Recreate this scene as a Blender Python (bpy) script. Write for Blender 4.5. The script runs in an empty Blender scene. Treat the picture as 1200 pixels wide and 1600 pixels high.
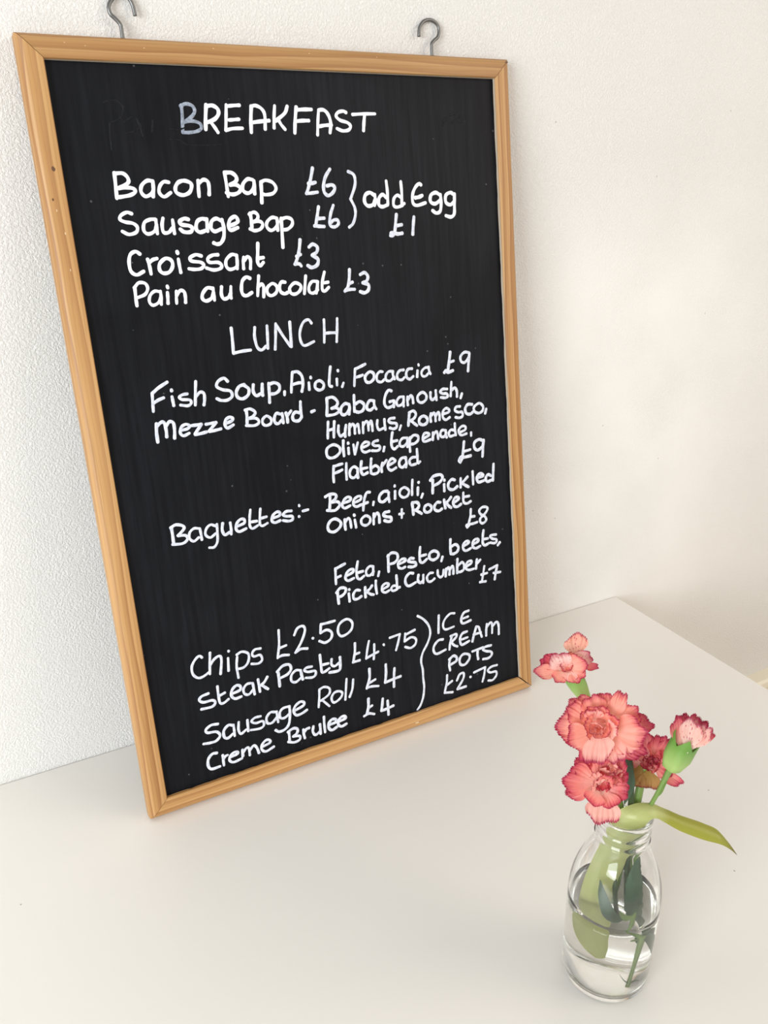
import bpy, bmesh, math, random
from mathutils import Vector, Matrix

# ---------------------------------------------------------------- camera, world, lights, exposure
SC = bpy.context.scene
COL = SC.collection
cam = bpy.data.cameras.new('camera'); cam_o = bpy.data.objects.new('camera', cam); COL.objects.link(cam_o)
YAW, PITCH, ROLL = 0.4942, -0.4033, -0.0032
fwd = Vector((math.sin(YAW)*math.cos(PITCH), math.cos(YAW)*math.cos(PITCH), math.sin(PITCH)))
rgt = Vector((math.cos(YAW), -math.sin(YAW), 0)); upv = rgt.cross(fwd)
r2 = rgt*math.cos(ROLL)+upv*math.sin(ROLL); u2 = -rgt*math.sin(ROLL)+upv*math.cos(ROLL)
m = Matrix((r2, u2, -fwd)).transposed().to_4x4(); m.translation = (0.1473, -0.6691, 0.5036)
cam_o.matrix_world = m
cam.sensor_fit = 'VERTICAL'; cam.sensor_height = 36.0; cam.lens = 1315.07/1600*36.0
cam.clip_start = 0.01
SC.camera = cam_o

w = bpy.data.worlds.new('room_daylight'); SC.world = w; w.use_nodes = True
w.node_tree.nodes['Background'].inputs[0].default_value = (1.0, 0.975, 0.935, 1)
w.node_tree.nodes['Background'].inputs[1].default_value = 0.585

def area(name, loc, target, size, energy, color):
    l = bpy.data.lights.new(name, 'AREA'); l.shape = 'RECTANGLE'; l.size, l.size_y = size
    l.energy = energy; l.color = color
    o = bpy.data.objects.new(name, l); COL.objects.link(o); o.location = loc
    o.rotation_euler = (Vector(target)-Vector(loc)).to_track_quat('-Z', 'Y').to_euler()
    return o
area('window_daylight_left', (-1.35, -1.25, .62), (0.3, -0.1, 0.15), (1.1, 1.1), 47, (0.90, 0.96, 1.0))
area('warm_light_right', (2.3, -1.9, 1.3), (0.6, -0.2, 0.1), (1.6, 1.6), 29, (1.0, 0.885, 0.76))  # broad warm light from the right, its source out of view

SC.view_settings.view_transform = 'Standard'; SC.view_settings.look = 'None'
SC.view_settings.gamma = 1.0; SC.view_settings.use_curve_mapping = False
SC.view_settings.exposure = -0.06
SC.cycles.max_bounces = 96; SC.cycles.transmission_bounces = 90; SC.cycles.glossy_bounces = 60; SC.cycles.diffuse_bounces = 5
SC.cycles.transparent_max_bounces = 16; SC.cycles.blur_glossy = 0.5
random.seed(7)

# ---------------------------------------------------------------- helpers
def mk(name, V, F, mat, parent=None, uv=None, smooth=True, attr=None):
    """one mesh object from vertices and faces; uv = one (u, v) per vertex"""
    me = bpy.data.meshes.new(name); me.from_pydata([tuple(v) for v in V], [], F)
    if uv:
        lay = me.uv_layers.new(name='uv')
        for lp in me.loops: lay.data[lp.index].uv = uv[lp.vertex_index]
    if smooth: me.polygons.foreach_set('use_smooth', [True]*len(me.polygons))
    me.materials.append(mat); me.update()
    o = bpy.data.objects.new(name, me); COL.objects.link(o)
    if parent: o.parent = parent
    return o
def recalc(o):
    bm = bmesh.new(); bm.from_mesh(o.data); bmesh.ops.recalc_face_normals(bm, faces=bm.faces); bm.to_mesh(o.data); bm.free(); return o
def thing(name, label, cat, M=None, group=None, obj=None):
    o = obj or bpy.data.objects.new(name, None)
    if not obj:
        COL.objects.link(o); o.empty_display_size = 0.02
        if M is not None: o.matrix_world = M
    o['label'] = label; o['category'] = cat
    if group: o['group'] = group
    return o
def box(name, lo, hi, mat, parent=None, bev=0.0):
    bm = bmesh.new(); bmesh.ops.create_cube(bm, size=1)
    for v in bm.verts: v.co = [(lo[i]+hi[i])/2+v.co[i]*(hi[i]-lo[i]) for i in range(3)]
    if bev: bmesh.ops.bevel(bm, geom=bm.edges[:], offset=bev, segments=3, affect='EDGES', profile=0.5)
    me = bpy.data.meshes.new(name); bm.to_mesh(me); bm.free(); me.materials.append(mat)
    o = bpy.data.objects.new(name, me); COL.objects.link(o)
    if parent: o.parent = parent
    return o
def spline(P, n):
    """Catmull-Rom through points (tuples of any length), n steps a span"""
    P = [Vector(p) for p in P]
    if len(P) == 2: return [P[0].lerp(P[1], i/n) for i in range(n+1)]
    closed = (P[0]-P[-1]).length < 1e-6
    out = []
    for i in range(len(P)-1):
        a = P[i-1] if i else (P[-2] if closed else P[0]*2-P[1])
        b, c = P[i], P[i+1]
        d = P[i+2] if i+2 < len(P) else (P[1] if closed else P[-1]*2-P[-2])
        for k in range(n):
            t = k/n
            out.append(0.5*((2*b)+(c-a)*t+(2*a-5*b+4*c-d)*t*t+(3*b-a-3*c+d)*t**3))
    out.append(P[-1]); return out
def tube(name, P, R, mat, parent=None, sides=10, n=6, cap=True):
    """a tube along points P with radii R (one, or one per point)"""
    R = R if isinstance(R, (list, tuple)) else [R]*len(P)
    pts = spline([tuple(p)+(r,) for p, r in zip(P, R)], n)
    V, F, uv = [], [], []; prev = None; dist = 0
    for i, q in enumerate(pts):
        c = Vector(q[:3]); t = (Vector(pts[min(i+1, len(pts)-1)][:3])-Vector(pts[max(i-1, 0)][:3])).normalized()
        if prev is None: a = t.orthogonal().normalized()
        else: a = (prev-t*prev.dot(t)).normalized()
        prev = a; b = t.cross(a)
        if i: dist += (c-Vector(pts[i-1][:3])).length
        for k in range(sides):
            an = 2*math.pi*k/sides
            V.append(c+(a*math.cos(an)+b*math.sin(an))*q[3]); uv.append((k/sides, dist))
    N = len(pts)
    for i in range(N-1):
        for k in range(sides):
            F.append((i*sides+k, i*sides+(k+1) % sides, (i+1)*sides+(k+1) % sides, (i+1)*sides+k))
    if cap: F += [tuple(range(sides-1, -1, -1)), tuple(range((N-1)*sides, N*sides))]
    return mk(name, V, F, mat, parent, uv)
def lathe(name, prof, mat, parent=None, sides=72):
    """surface of revolution of (r, z) points; r = 0 closes on the axis"""
    V, F, idx = [], [], []
    for r, z in prof:
        if r < 1e-7: idx.append([len(V)]); V.append((0, 0, z))
        else:
            idx.append(list(range(len(V), len(V)+sides)))
            V += [(r*math.cos(2*math.pi*k/sides), r*math.sin(2*math.pi*k/sides), z) for k in range(sides)]
    for a, b in zip(idx, idx[1:]):
        for k in range(sides):
            k2 = (k+1) % sides
            f = [a[k % len(a)], a[k2 % len(a)], b[k2 % len(b)], b[k % len(b)]]
            f = list(dict.fromkeys(f))
            if len(f) > 2: F.append(tuple(f))
    return recalc(mk(name, V, F, mat, parent))

# ---------------------------------------------------------------- materials
def mat(name, color=(.8, .8, .8), rough=.5, **kw):
    m = bpy.data.materials.new(name); m.use_nodes = True
    b = m.node_tree.nodes['Principled BSDF']
    b.inputs['Base Color'].default_value = (*color, 1); b.inputs['Roughness'].default_value = rough
    for k, v in kw.items(): b.inputs[k].default_value = v
    return m, m.node_tree, b
class NT:
    def __init__(s, nt): s.nt = nt
    def n(s, t, **kw):
        nd = s.nt.nodes.new(t)
        for k, v in kw.items():
            if k in nd.inputs: nd.inputs[k].default_value = v
            else: setattr(nd, k, v)
        return nd
    def l(s, a, b): s.nt.links.new(a, b)
    def math(s, op, a, b=None, c=None, clamp=False):
        nd = s.nt.nodes.new('ShaderNodeMath'); nd.operation = op; nd.use_clamp = clamp
        for i, x in enumerate((a, b, c)):
            if x is None: continue
            if hasattr(x, 'is_linked'): s.nt.links.new(x, nd.inputs[i])
            else: nd.inputs[i].default_value = x
        return nd.outputs[0]
    def ramp(s, f, stops):
        nd = s.nt.nodes.new('ShaderNodeValToRGB'); e = nd.color_ramp.elements
        while len(e) < len(stops): e.new(0.5)
        for x, (p, c) in zip(e, stops): x.position = p; x.color = (*c, 1) if len(c) == 3 else c
        s.l(f, nd.inputs[0]); return nd.outputs[0]
    def mix(s, f, a, b, mode='MIX'):
        nd = s.nt.nodes.new('ShaderNodeMix'); nd.data_type = 'RGBA'; nd.blend_type = mode
        for i, x in ((0, f), (6, a), (7, b)):
            if hasattr(x, 'is_linked'): s.nt.links.new(x, nd.inputs[i])
            elif i == 0: nd.inputs[0].default_value = x
            else: nd.inputs[i].default_value = (*x, 1)
        return nd.outputs[2]
    def coord(s, kind, scale=(1, 1, 1)):
        tc = s.n('ShaderNodeTexCoord'); mp = s.n('ShaderNodeMapping'); mp.inputs['Scale'].default_value = scale
        s.l(tc.outputs[kind], mp.inputs[0]); return mp.outputs[0]
    def noise(s, vec, scale, detail=2, rough=.5, dist=0):
        nd = s.n('ShaderNodeTexNoise'); s.l(vec, nd.inputs['Vector'])
        nd.inputs['Scale'].default_value = scale; nd.inputs['Detail'].default_value = detail
        nd.inputs['Roughness'].default_value = rough; nd.inputs['Distortion'].default_value = dist
        return nd.outputs['Fac']
    def specks(s, vec, pts, rad):
        """1 near any of the listed points: small nicks and specks of dirt at fixed places"""
        out = None
        for q in pts:
            d = s.n('ShaderNodeVectorMath', operation='DISTANCE'); s.l(vec, d.inputs[0]); d.inputs[1].default_value = q
            v = s.math('LESS_THAN', d.outputs['Value'], rad)
            out = v if out is None else s.math('MAXIMUM', out, v)
        return out
    def bump(s, b, h, strength, dist):
        nd = s.n('ShaderNodeBump'); nd.inputs['Strength'].default_value = strength; nd.inputs['Distance'].default_value = dist
        s.l(h, nd.inputs['Height']); s.l(nd.outputs[0], b.inputs['Normal'])

# wall: matt white paint on stippled plaster, smoother where it was filled beside the board
WALL, nt, b = mat('wall_paint', (.84, .82, .79), .62); t = NT(nt)
co = t.coord('Object')
tc = t.n('ShaderNodeSeparateXYZ'); t.l(co, tc.inputs[0])
rot = t.n('ShaderNodeMapping'); t.l(co, rot.inputs[0]); rot.inputs['Rotation'].default_value = (.7, .5, .9)      # keeps the noise lattice off the wall's plane
fine = t.noise(rot.outputs[0], 560, 4.0, .65, .3)
broad = t.noise(co, 9, 2)
def fall(axis, lo, hi): return t.math('SMOOTH_MIN', t.math('MULTIPLY_ADD', tc.outputs[axis], 1/(hi-lo), -lo/(hi-lo), True), 1.0, .05)
px_ = t.math('MULTIPLY', fall('X', .60, .72), fall('X', 1.10, .90)); pz_ = fall('Z', .50, .36)
patch = t.math('MULTIPLY', t.math('MULTIPLY', px_, pz_), t.math('MULTIPLY_ADD', broad, 1.2, .25, True))
amp = t.math('SUBTRACT', 1.0, t.math('MULTIPLY', patch, .8))
hh = t.math('MULTIPLY', t.ramp(fine, [(.34, (0, 0, 0)), (.62, (1, 1, 1))]), amp)
t.bump(b, t.math('ADD', hh, t.math('MULTIPLY', broad, 1.2)), .64, .0009)
sp = t.specks(co, [(.687, 0, .529), (.820, 0, .481), (.912, 0, .542), (.874, 0, .1726), (.9175, 0, .337), (.782, 0, .2264), (.693, 0, .1427), (.725, 0, .127)], .0008)
t.l(t.mix(t.math('MULTIPLY', sp, .45), t.mix(broad, (.83, .81, .775), (.87, .85, .82)), (.25, .22, .2)), b.inputs['Base Color'])
TRIM = mat('trim_paint_sun_tint', (.86, .80, .66), .4)[0]  # rail paint, its cream standing in for a weak yellow sun patch
FLOOR, nt, b = mat('floor_boards', (.5, .42, .32), .5); t = NT(nt)
t.l(t.mix(t.noise(t.coord('Object', (1, 8, 1)), 6, 4), (.50, .40, .29), (.62, .52, .40)), b.inputs['Base Color'])

# table: satin white laminate
TABLE, nt, b = mat('white_laminate', (.80, .775, .735), .38); t = NT(nt)
co = t.coord('Object')
sp = t.specks(co, [(.128, -.1444, 0), (.662, -.299, 0), (.610, -.371, 0)], .0007)
t.l(t.mix(t.math('MULTIPLY', sp, .6), t.mix(t.noise(co, 5, 3), (.79, .76, .712), (.82, .79, .742)), (.2, .17, .14)), b.inputs['Base Color'])
t.bump(b, t.noise(co, 900, 1), .03, .0003)
STEEL = mat('grey_metal', (.20, .20, .195), .42, Metallic=1.0)[0]
LEGM = mat('grey_steel_leg', (.55, .55, .55), .4, Metallic=.6)[0]

# pine frame: uv = (along the rail, across it) in metres
def wood(name, seed, tint=1.0, contrast=1.0):
    M, nt, b = mat(name, (.6, .33, .12), .48); t = NT(nt)
    uvn = t.n('ShaderNodeUVMap'); mp = t.n('ShaderNodeMapping'); t.l(uvn.outputs[0], mp.inputs[0])
    mp.inputs['Location'].default_value = (seed*3.7, seed*1.3, seed)
    mp.inputs['Scale'].default_value = (1.0, 9.0, 1.0)
    v = mp.outputs[0]
    warp = t.noise(v, 4.0, 2, .5)
    wv = t.n('ShaderNodeTexWave', wave_type='BANDS', bands_direction='Y', wave_profile='SAW')
    m2 = t.n('ShaderNodeMapping'); t.l(v, m2.inputs[0]); m2.inputs['Scale'].default_value = (1.1, 1, 1)
    t.l(m2.outputs[0], wv.inputs['Vector'])
    wv.inputs['Scale'].default_value = 5.0; wv.inputs['Distortion'].default_value = 7.0; wv.inputs['Detail'].default_value = 2
    wv.inputs['Detail Scale'].default_value = .8
    fib = t.n('ShaderNodeMapping'); t.l(v, fib.inputs[0]); fib.inputs['Scale'].default_value = (6, 60, 1)
    fb = t.noise(fib.outputs[0], 6, 3, .6)
    light = (.60*tint, .350*tint, .138*tint); mid = (.48*tint, .252*tint, .085*tint); dark = (.30*tint, .125*tint, .035*tint)
    c = t.ramp(wv.outputs['Fac'], [(0, light), (.55, mid), (.90, tuple(m_+(d_-m_)*contrast for m_, d_ in zip(mid, dark))), (1, light)])
    w2 = t.n('ShaderNodeTexWave', wave_type='BANDS', bands_direction='Y', wave_profile='SIN'); t.l(m2.outputs[0], w2.inputs['Vector'])
    w2.inputs['Scale'].default_value = 13; w2.inputs['Distortion'].default_value = 9; w2.inputs['Detail'].default_value = 3; w2.inputs['Detail Scale'].default_value = .5
    c = t.mix(t.math('MULTIPLY', t.ramp(w2.outputs['Fac'], [(.72, (0, 0, 0)), (.98, (1, 1, 1))]), .42*contrast), c, dark)
    c = t.mix(t.math('MULTIPLY', fb, .46), c, dark)
    c = t.mix(t.math('MULTIPLY', t.ramp(warp, [(.45, (0, 0, 0)), (.75, (1, 1, 1))]), .35), c, (.72*tint, .44*tint, .19*tint))
    t.l(c, b.inputs['Base Color']); t.bump(b, fb, .15, .0004)
    return M
WOOD = [wood('pine_rail_wood_%d' % i, s, tt, cc) for i, (s, tt, cc) in enumerate(((1, .86, .6), (2.2, .95, .9), (3.1, 1.0, .9), (4.4, 1.0, .75)))]
RAW = mat('raw_pine', (.52, .43, .33), .7)[0]
KNOT = mat('pine_knot', (.12, .055, .025), .5)[0]
FLECK = mat('bare_wood_fleck', (.70, .50, .30), .6)[0]

# black board paint with wiped smears and dust
BLACK, nt, b = mat('blackboard_paint', (.016, .017, .02), .5, **{'Specular IOR Level': .13}); t = NT(nt)
co = t.coord('Object')
v1 = t.coord('Object', (1, .12, 1)); v2 = t.coord('Object', (1, .04, 1))
smear = t.math('MULTIPLY', t.noise(co, 6, 4, .6, .5), t.noise(v2, 260, 3, .6))
c = t.mix(t.ramp(smear, [(.16, (0, 0, 0)), (.46, (1, 1, 1))]), (.0040, .0045, .0065), (.012, .013, .0170))
vor = t.n('ShaderNodeTexVoronoi', feature='F1'); t.l(co, vor.inputs['Vector']); vor.inputs['Scale'].default_value = 90
spk = t.math('MULTIPLY', t.math('LESS_THAN', vor.outputs['Distance'], .07), t.math('GREATER_THAN', t.noise(co, 60, 1), .56))
c = t.mix(t.math('MULTIPLY', spk, .12), c, (.5, .5, .52))
t.l(c, b.inputs['Base Color']); t.bump(b, t.noise(v1, 350, 2), .12, .0004)
EDGE = mat('black_paint_edge', (.009, .009, .011), .5)[0]
def chalk(name, a, c2):
    M, nt, b = mat(name, a, .55); t = NT(nt); co = t.coord('Object')
    t.l(t.mix(t.ramp(t.noise(co, 420, 3, .6), [(.35, (0, 0, 0)), (.65, (1, 1, 1))]), c2, a), b.inputs['Base Color']); return M
INK = {'white': chalk('white_paint_marker', (.78, .80, .87), (.56, .59, .68)),
       'bright': chalk('fresh_white_paint_marker', (.88, .88, .92), (.76, .78, .84)),
       'grey': chalk('thin_grey_paint_marker', (.36, .41, .50), (.17, .20, .26)),
       'ghost': chalk('wiped_marker_trace', (.0125, .013, .0155), (.0055, .006, .0075))}
INK['ghost'].node_tree.nodes['Principled BSDF'].inputs['Specular IOR Level'].default_value = .16

GLASS = mat('clear_glass', (1, 1, 1), 0.0, **{'IOR': 1.50, 'Transmission Weight': 1.0})[0]
GBASE = mat('stippled_glass', (1, 1, 1), .10, **{'IOR': 1.50, 'Transmission Weight': 1.0})[0]
WATER = mat('clear_water', (.998, 1, .985), 0.0, **{'IOR': 1.333, 'Transmission Weight': 1.0})[0]

# plants
def leafy(name, a, c2, rough=.45, trans=.25, along=40, vein=.35, ageing=False, tip=None):
    M, nt, b = mat(name, a, rough); t = NT(nt)
    uvn = t.n('ShaderNodeUVMap'); mp = t.n('ShaderNodeMapping'); t.l(uvn.outputs[0], mp.inputs[0]); mp.inputs['Scale'].default_value = (along, 2, 1)
    f = t.noise(mp.outputs[0], 1.0, 2); g = t.noise(t.coord('Object'), 60, 3)
    col = t.mix(g, a, c2); col = t.mix(t.math('MULTIPLY', f, vein), col, tuple(x*.55 for x in a))
    if tip:         # darker green towards the teeth
        s2 = t.n('ShaderNodeSeparateXYZ'); t.l(uvn.outputs[0], s2.inputs[0])
        col = t.mix(t.ramp(s2.outputs[1], [(.15, (0, 0, 0)), (.5, (1, 1, 1))]), col, tip)
    if ageing:      # yellowed, then browned towards its tip
        s2 = t.n('ShaderNodeSeparateXYZ'); t.l(uvn.outputs[0], s2.inputs[0])
        v = t.math('MULTIPLY_ADD', g, .35, s2.outputs[1])
        col = t.mix(t.ramp(t.math('MULTIPLY', v, .2), [(.66, (0, 0, 0)), (.72, (1, 1, 1))]), col, (.40, .40, .06))
        col = t.mix(t.ramp(t.math('MULTIPLY', v, .2), [(.93, (0, 0, 0)), (1.02, (1, 1, 1))]), col, (.16, .10, .04))
    t.l(col, b.inputs['Base Color'])
    tr = t.n('ShaderNodeBsdfTranslucent'); t.l(col, tr.inputs[0]); mx = t.n('ShaderNodeMixShader'); mx.inputs[0].default_value = trans
    out = nt.nodes['Material Output']; t.l(b.outputs[0], mx.inputs[1]); t.l(tr.outputs[0], mx.inputs[2]); t.l(mx.outputs[0], out.inputs[0])
    return M
STEM = leafy('green_stem', (.16, .27, .06), (.24, .36, .10), .4, .05, 3)
DSTEM = leafy('dark_green_stem', (.035, .06, .025), (.07, .11, .04), .4, .05, 3)
CALYX = leafy('pale_green_calyx', (.38, .56, .15), (.46, .62, .22), .36, .15, 14, .3, False, (.14, .31, .05))
DLEAF = leafy('grey_green_leaf', (.055, .11, .062), (.10, .17, .09), .5, .15, 22, .4)
PLEAF = leafy('pale_yellow_green_leaf', (.64, .70, .24), (.72, .76, .34), .33, .45, 40, .26, True)
def petal_mat(name, pale, body, edge, speck=0.0, eband=(.70, 1.0)):
    M, nt, b = mat(name, body, .6); t = NT(nt)
    uvn = t.n('ShaderNodeUVMap'); sx = t.n('ShaderNodeSeparateXYZ'); t.l(uvn.outputs[0], sx.inputs[0])
    U, V = sx.outputs[0], sx.outputs[1]
    mp = t.n('ShaderNodeMapping'); t.l(uvn.outputs[0], mp.inputs[0]); mp.inputs['Scale'].default_value = (26, 2.2, 1)
    rays = t.noise(mp.outputs[0], 1.0, 3, .6)
    blot = t.noise(t.coord('Object'), 90, 2)
    side = t.math('POWER', t.math('ABSOLUTE', t.math('MULTIPLY_ADD', U, 2.0, -1.0)), 6.0)
    e = t.math('MAXIMUM', V, t.math('MULTIPLY', side, t.math('MULTIPLY_ADD', V, .8, .28)))
    e = t.math('ADD', e, t.math('MULTIPLY_ADD', rays, .42, -.21))
    eb = t.ramp(e, [(eband[0], (0, 0, 0)), (eband[0]+.6*(eband[1]-eband[0]), (.55, .55, .55)), (eband[1], (1, 1, 1))])
    base = t.mix(t.ramp(V, [(.1, (0, 0, 0)), (.62, (1, 1, 1))]), pale, body)
    base = t.mix(t.math('MULTIPLY', t.ramp(blot, [(.4, (0, 0, 0)), (.7, (1, 1, 1))]), .45), base, pale)
    c = t.mix(eb, base, edge)
    c = t.mix(t.math('MULTIPLY', t.ramp(t.math('MULTIPLY_ADD', rays, .10, V), [(.955, (0, 0, 0)), (1.02, (1, 1, 1))]), .75), c, tuple(x*.62 for x in edge))      # thin dark rim
    if speck:
        vo = t.n('ShaderNodeTexVoronoi', feature='F1'); m3 = t.n('ShaderNodeMapping'); t.l(uvn.outputs[0], m3.inputs[0]); m3.inputs['Scale'].default_value = (9, 7, 1)
        t.l(m3.outputs[0], vo.inputs['Vector']); vo.inputs['Scale'].default_value = 1.0
        c = t.mix(t.math('MULTIPLY', t.math('LESS_THAN', vo.outputs['Distance'], .26), speck), c, edge)
    t.l(c, b.inputs['Base Color'])
    tr = t.n('ShaderNodeBsdfTranslucent'); t.l(c, tr.inputs[0]); mx = t.n('ShaderNodeMixShader'); mx.inputs[0].default_value = .40
    t.l(b.outputs[0], mx.inputs[1]); t.l(tr.outputs[0], mx.inputs[2]); t.l(mx.outputs[0], nt.nodes['Material Output'].inputs[0])
    return M
PET = petal_mat('coral_petal', (.95, .58, .46), (.93, .36, .28), (.56, .02, .09), 0, (.72, 1.0))
PETL = petal_mat('pale_coral_petal', (.97, .68, .58), (.95, .50, .42), (.60, .03, .12), 0, (.80, 1.04))
PETR = petal_mat('red_edged_petal', (.95, .58, .48), (.90, .28, .24), (.56, .02, .09), .15, (.62, 1.0))
PETD = petal_mat('deep_coral_petal', (.93, .50, .46), (.82, .19, .19), (.50, .02, .08), .3, (.55, .98))
PETS = petal_mat('speckled_petal', (.92, .56, .42), (.90, .40, .29), (.55, .03, .10), .75, (.84, 1.08))
PETC = petal_mat('streaked_white_petal', (.92, .45, .36), (.96, .66, .60), (.52, .02, .09), .55, (.70, 1.0))
PETP = petal_mat('pale_speckled_bud_petal', (.95, .80, .70), (.93, .54, .46), (.58, .03, .12), .8, (.82, 1.08))
PETW = petal_mat('wilted_petal', (.50, .34, .10), (.50, .27, .09), (.36, .05, .05), .0, (.80, 1.08))

# ---------------------------------------------------------------- the setting
def struct(o): o['kind'] = 'structure'; return o
struct(box('wall_back', (-2.2, 0.0, -.74), (3.0, .12, 1.9), WALL))
struct(box('floor', (-2.2, -2.6, -.80), (3.0, .12, -.74), FLOOR))
# rail on the wall below the table's height
P = [(0, -.245), (-.010, -.245), (-.013, -.240), (-.013, -.232), (-.020, -.228), (-.022, -.222), (-.022, -.213), (-.019, -.2095), (0, -.2095)]
V = [(x, y, z) for x in (-2.2, 3.0) for y, z in P]; k = len(P)
struct(mk('trim_1', V, [(i, i+1, k+i+1, k+i) for i in range(k-1)]+[tuple(range(k-1, -1, -1)), tuple(range(k, 2*k))], TRIM, smooth=False))

# ---------------------------------------------------------------- table: one end stops short of the wall's end
TX0, TX1, TY0 = -.57, .8313, -.76
tb = thing('table', 'plain white rectangular table pushed against the white wall', 'table', Matrix.Translation((.13, -.38, -.74)))
def local(o, root): o.matrix_parent_inverse = root.matrix_world.inverted(); return o
bpy.context.view_layer.update()
local(box('tabletop', (TX0, TY0, -.025), (TX1, -.0006, 0), TABLE, tb, .0012), tb)
for x in (TX0+.05, TX1-.09):
    for y in (TY0+.05, -.09):
        local(box('leg', (x, y, -.74), (x+.04, y+.04, -.025), LEGM, tb, .003), tb)

# ---------------------------------------------------------------- the menu board
BW, BH, T, RW, REC = .3892, .5817, .016, .0157, .0045
X = Vector((1, .0013, 0)).normalized(); UP = Vector((-.0002, .1624, .9867)).normalized(); N = X.cross(UP).normalized()
MB = Matrix((X, UP, N)).transposed().to_4x4(); MB.translation = (.2320, -.1102, .0027)
board = thing('menu_board', 'black menu board in a pine frame, hand-lettered in white, leaning on the wall', 'menu board', MB)
# rails: profile (d = inwards from the outer edge, z), mitred ends
prof = [(.0012, -T), (0, -T+.0012), (0, -.0052), (.0006, -.0030), (.0018, -.0013), (.0036, -.0003), (.0056, 0), (RW-.0007, 0), (RW-.0001, -.0006), (RW, -.0014), (RW, -T+.001), (RW-.001, -T)]
def rail(p0, d, inn, L, wd, ge=0.0):
    """p0 the outer corner, d along, inn inwards"""
    V, uv = [], []; acc = [0]
    for a, c in zip(prof, prof[1:]): acc.append(acc[-1]+math.hypot(a[0]-c[0], a[1]-c[1]))
    S = 24; g = .00022
    for s in range(S+1):
        for (e, z), q in zip(prof, acc):
            a = (e+g)+(L-2*(e+g)-ge)*s/S
            V.append((p0[0]+d[0]*a+inn[0]*e, p0[1]+d[1]*a+inn[1]*e, z)); uv.append((a, q))
    n = len(prof); F = []
    for s in range(S):
        for i in range(n):
            j = (i+1) % n; F.append((s*n+i, s*n+j, (s+1)*n+j, (s+1)*n+i))
    F += [tuple(range(n)), tuple(range(S*n+n-1, S*n-1, -1))]
    o = mk('frame_rail', V, F, wd, board, uv, smooth=False); recalc(o)
    for pg in o.data.polygons: pg.use_smooth = len(pg.vertices) == 4
    md = o.modifiers.new('edge', 'EDGE_SPLIT'); md.split_angle = math.radians(40)
    return o
rails = [rail((0, BH), (1, 0), (0, -1), BW, WOOD[0]), rail((0, 0), (1, 0), (0, 1), BW, WOOD[3], .0011),
         rail((0, 0), (0, 1), (1, 0), BH, WOOD[1]), rail((BW, 0), (0, 1), (-1, 0), BH, WOOD[2])]
# the black panel sits in the frame
panel = box('writing_panel', (RW-.004, RW-.004, -.009), (BW-RW+.004, BH-RW+.004, -REC), BLACK, board)
# raw inner lips of the bottom, right and top rails with an uneven edge of board paint
def lip(p0, p1, nrm, rail_o, h0, h1, jag):
    rs = random.Random(jag); V, F = [], []; n = 120
    for i in range(n+1):
        a = i/n; x = p0[0]+(p1[0]-p0[0])*a+nrm[0]*.00015; y = p0[1]+(p1[1]-p0[1])*a+nrm[1]*.00015
        h = h0+(h1-h0)*(.5+.5*math.sin(a*31+jag)*math.sin(a*83+2*jag))*rs.uniform(.4, 1)
        V += [(x, y, -REC+.0001), (x, y, -REC+h)]
    F = [(2*i, 2*i+2, 2*i+3, 2*i+1) for i in range(n)]
    mk('paint_edge', V, F, EDGE, rail_o, smooth=False)
def rawlip(p0, p1, nrm, rail_o):
    e = .00008
    V = [(p0[0]+nrm[0]*e, p0[1]+nrm[1]*e, -REC+.0001), (p1[0]+nrm[0]*e, p1[1]+nrm[1]*e, -REC+.0001), (p1[0]+nrm[0]*e, p1[1]+nrm[1]*e, -.0012), (p0[0]+nrm[0]*e, p0[1]+nrm[1]*e, -.0012)]
    mk('bare_wood_lip', V, [(0, 1, 2, 3)], RAW, rail_o, smooth=False)
a_, b_, c_, d_ = (RW, RW), (BW-RW, RW), (BW-RW, BH-RW), (RW, BH-RW)
rawlip(b_, c_, (-1, 0), rails[3]); rawlip(d_, c_, (0, -1), rails[0])
lip(a_, b_, (0, 1), rails[1], .0006, .0021, 3); lip(b_, c_, (-1, 0), rails[3], .0002, .0012, 5)
# knots and chips in the rails
def fleck(x, y, rx, ry, mt, par, nm, z=.00006):
    n = 12; rs = random.Random(int(x*9999)+int(y*777))
    V = [(x, y, z+.0001)]+[(x+rx*math.cos(6.283*i/n)*rs.uniform(.7, 1.15), y+ry*math.sin(6.283*i/n)*rs.uniform(.7, 1.15), z) for i in range(n)]
    mk(nm, V, [(0, i+1, (i+1) % n+1) for i in range(n)], mt, par)
fleck(.0098, .4985, .0013, .0016, KNOT, rails[2], 'knot'); fleck(.0062, .4790, .0008, .0010, KNOT, rails[2], 'knot')
for x, y in ((.0105, .4570), (.0098, .4330), (.0075, .4720)): fleck(x, y, .0004, .0010, FLECK, rails[2], 'chip')
for x in (.030, .043, .082, .131, .205, .262): fleck(x, BH-.0046-random.random()*.004, .0004+random.random()*.0006, .00025, FLECK, rails[0], 'chip')
fleck(.252, .0060, .0022, .0008, FLECK, rails[1], 'chip')
fleck(BW-.0035, BH-.0034, .0013, .0011, KNOT, rails[0], 'chip')
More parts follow.
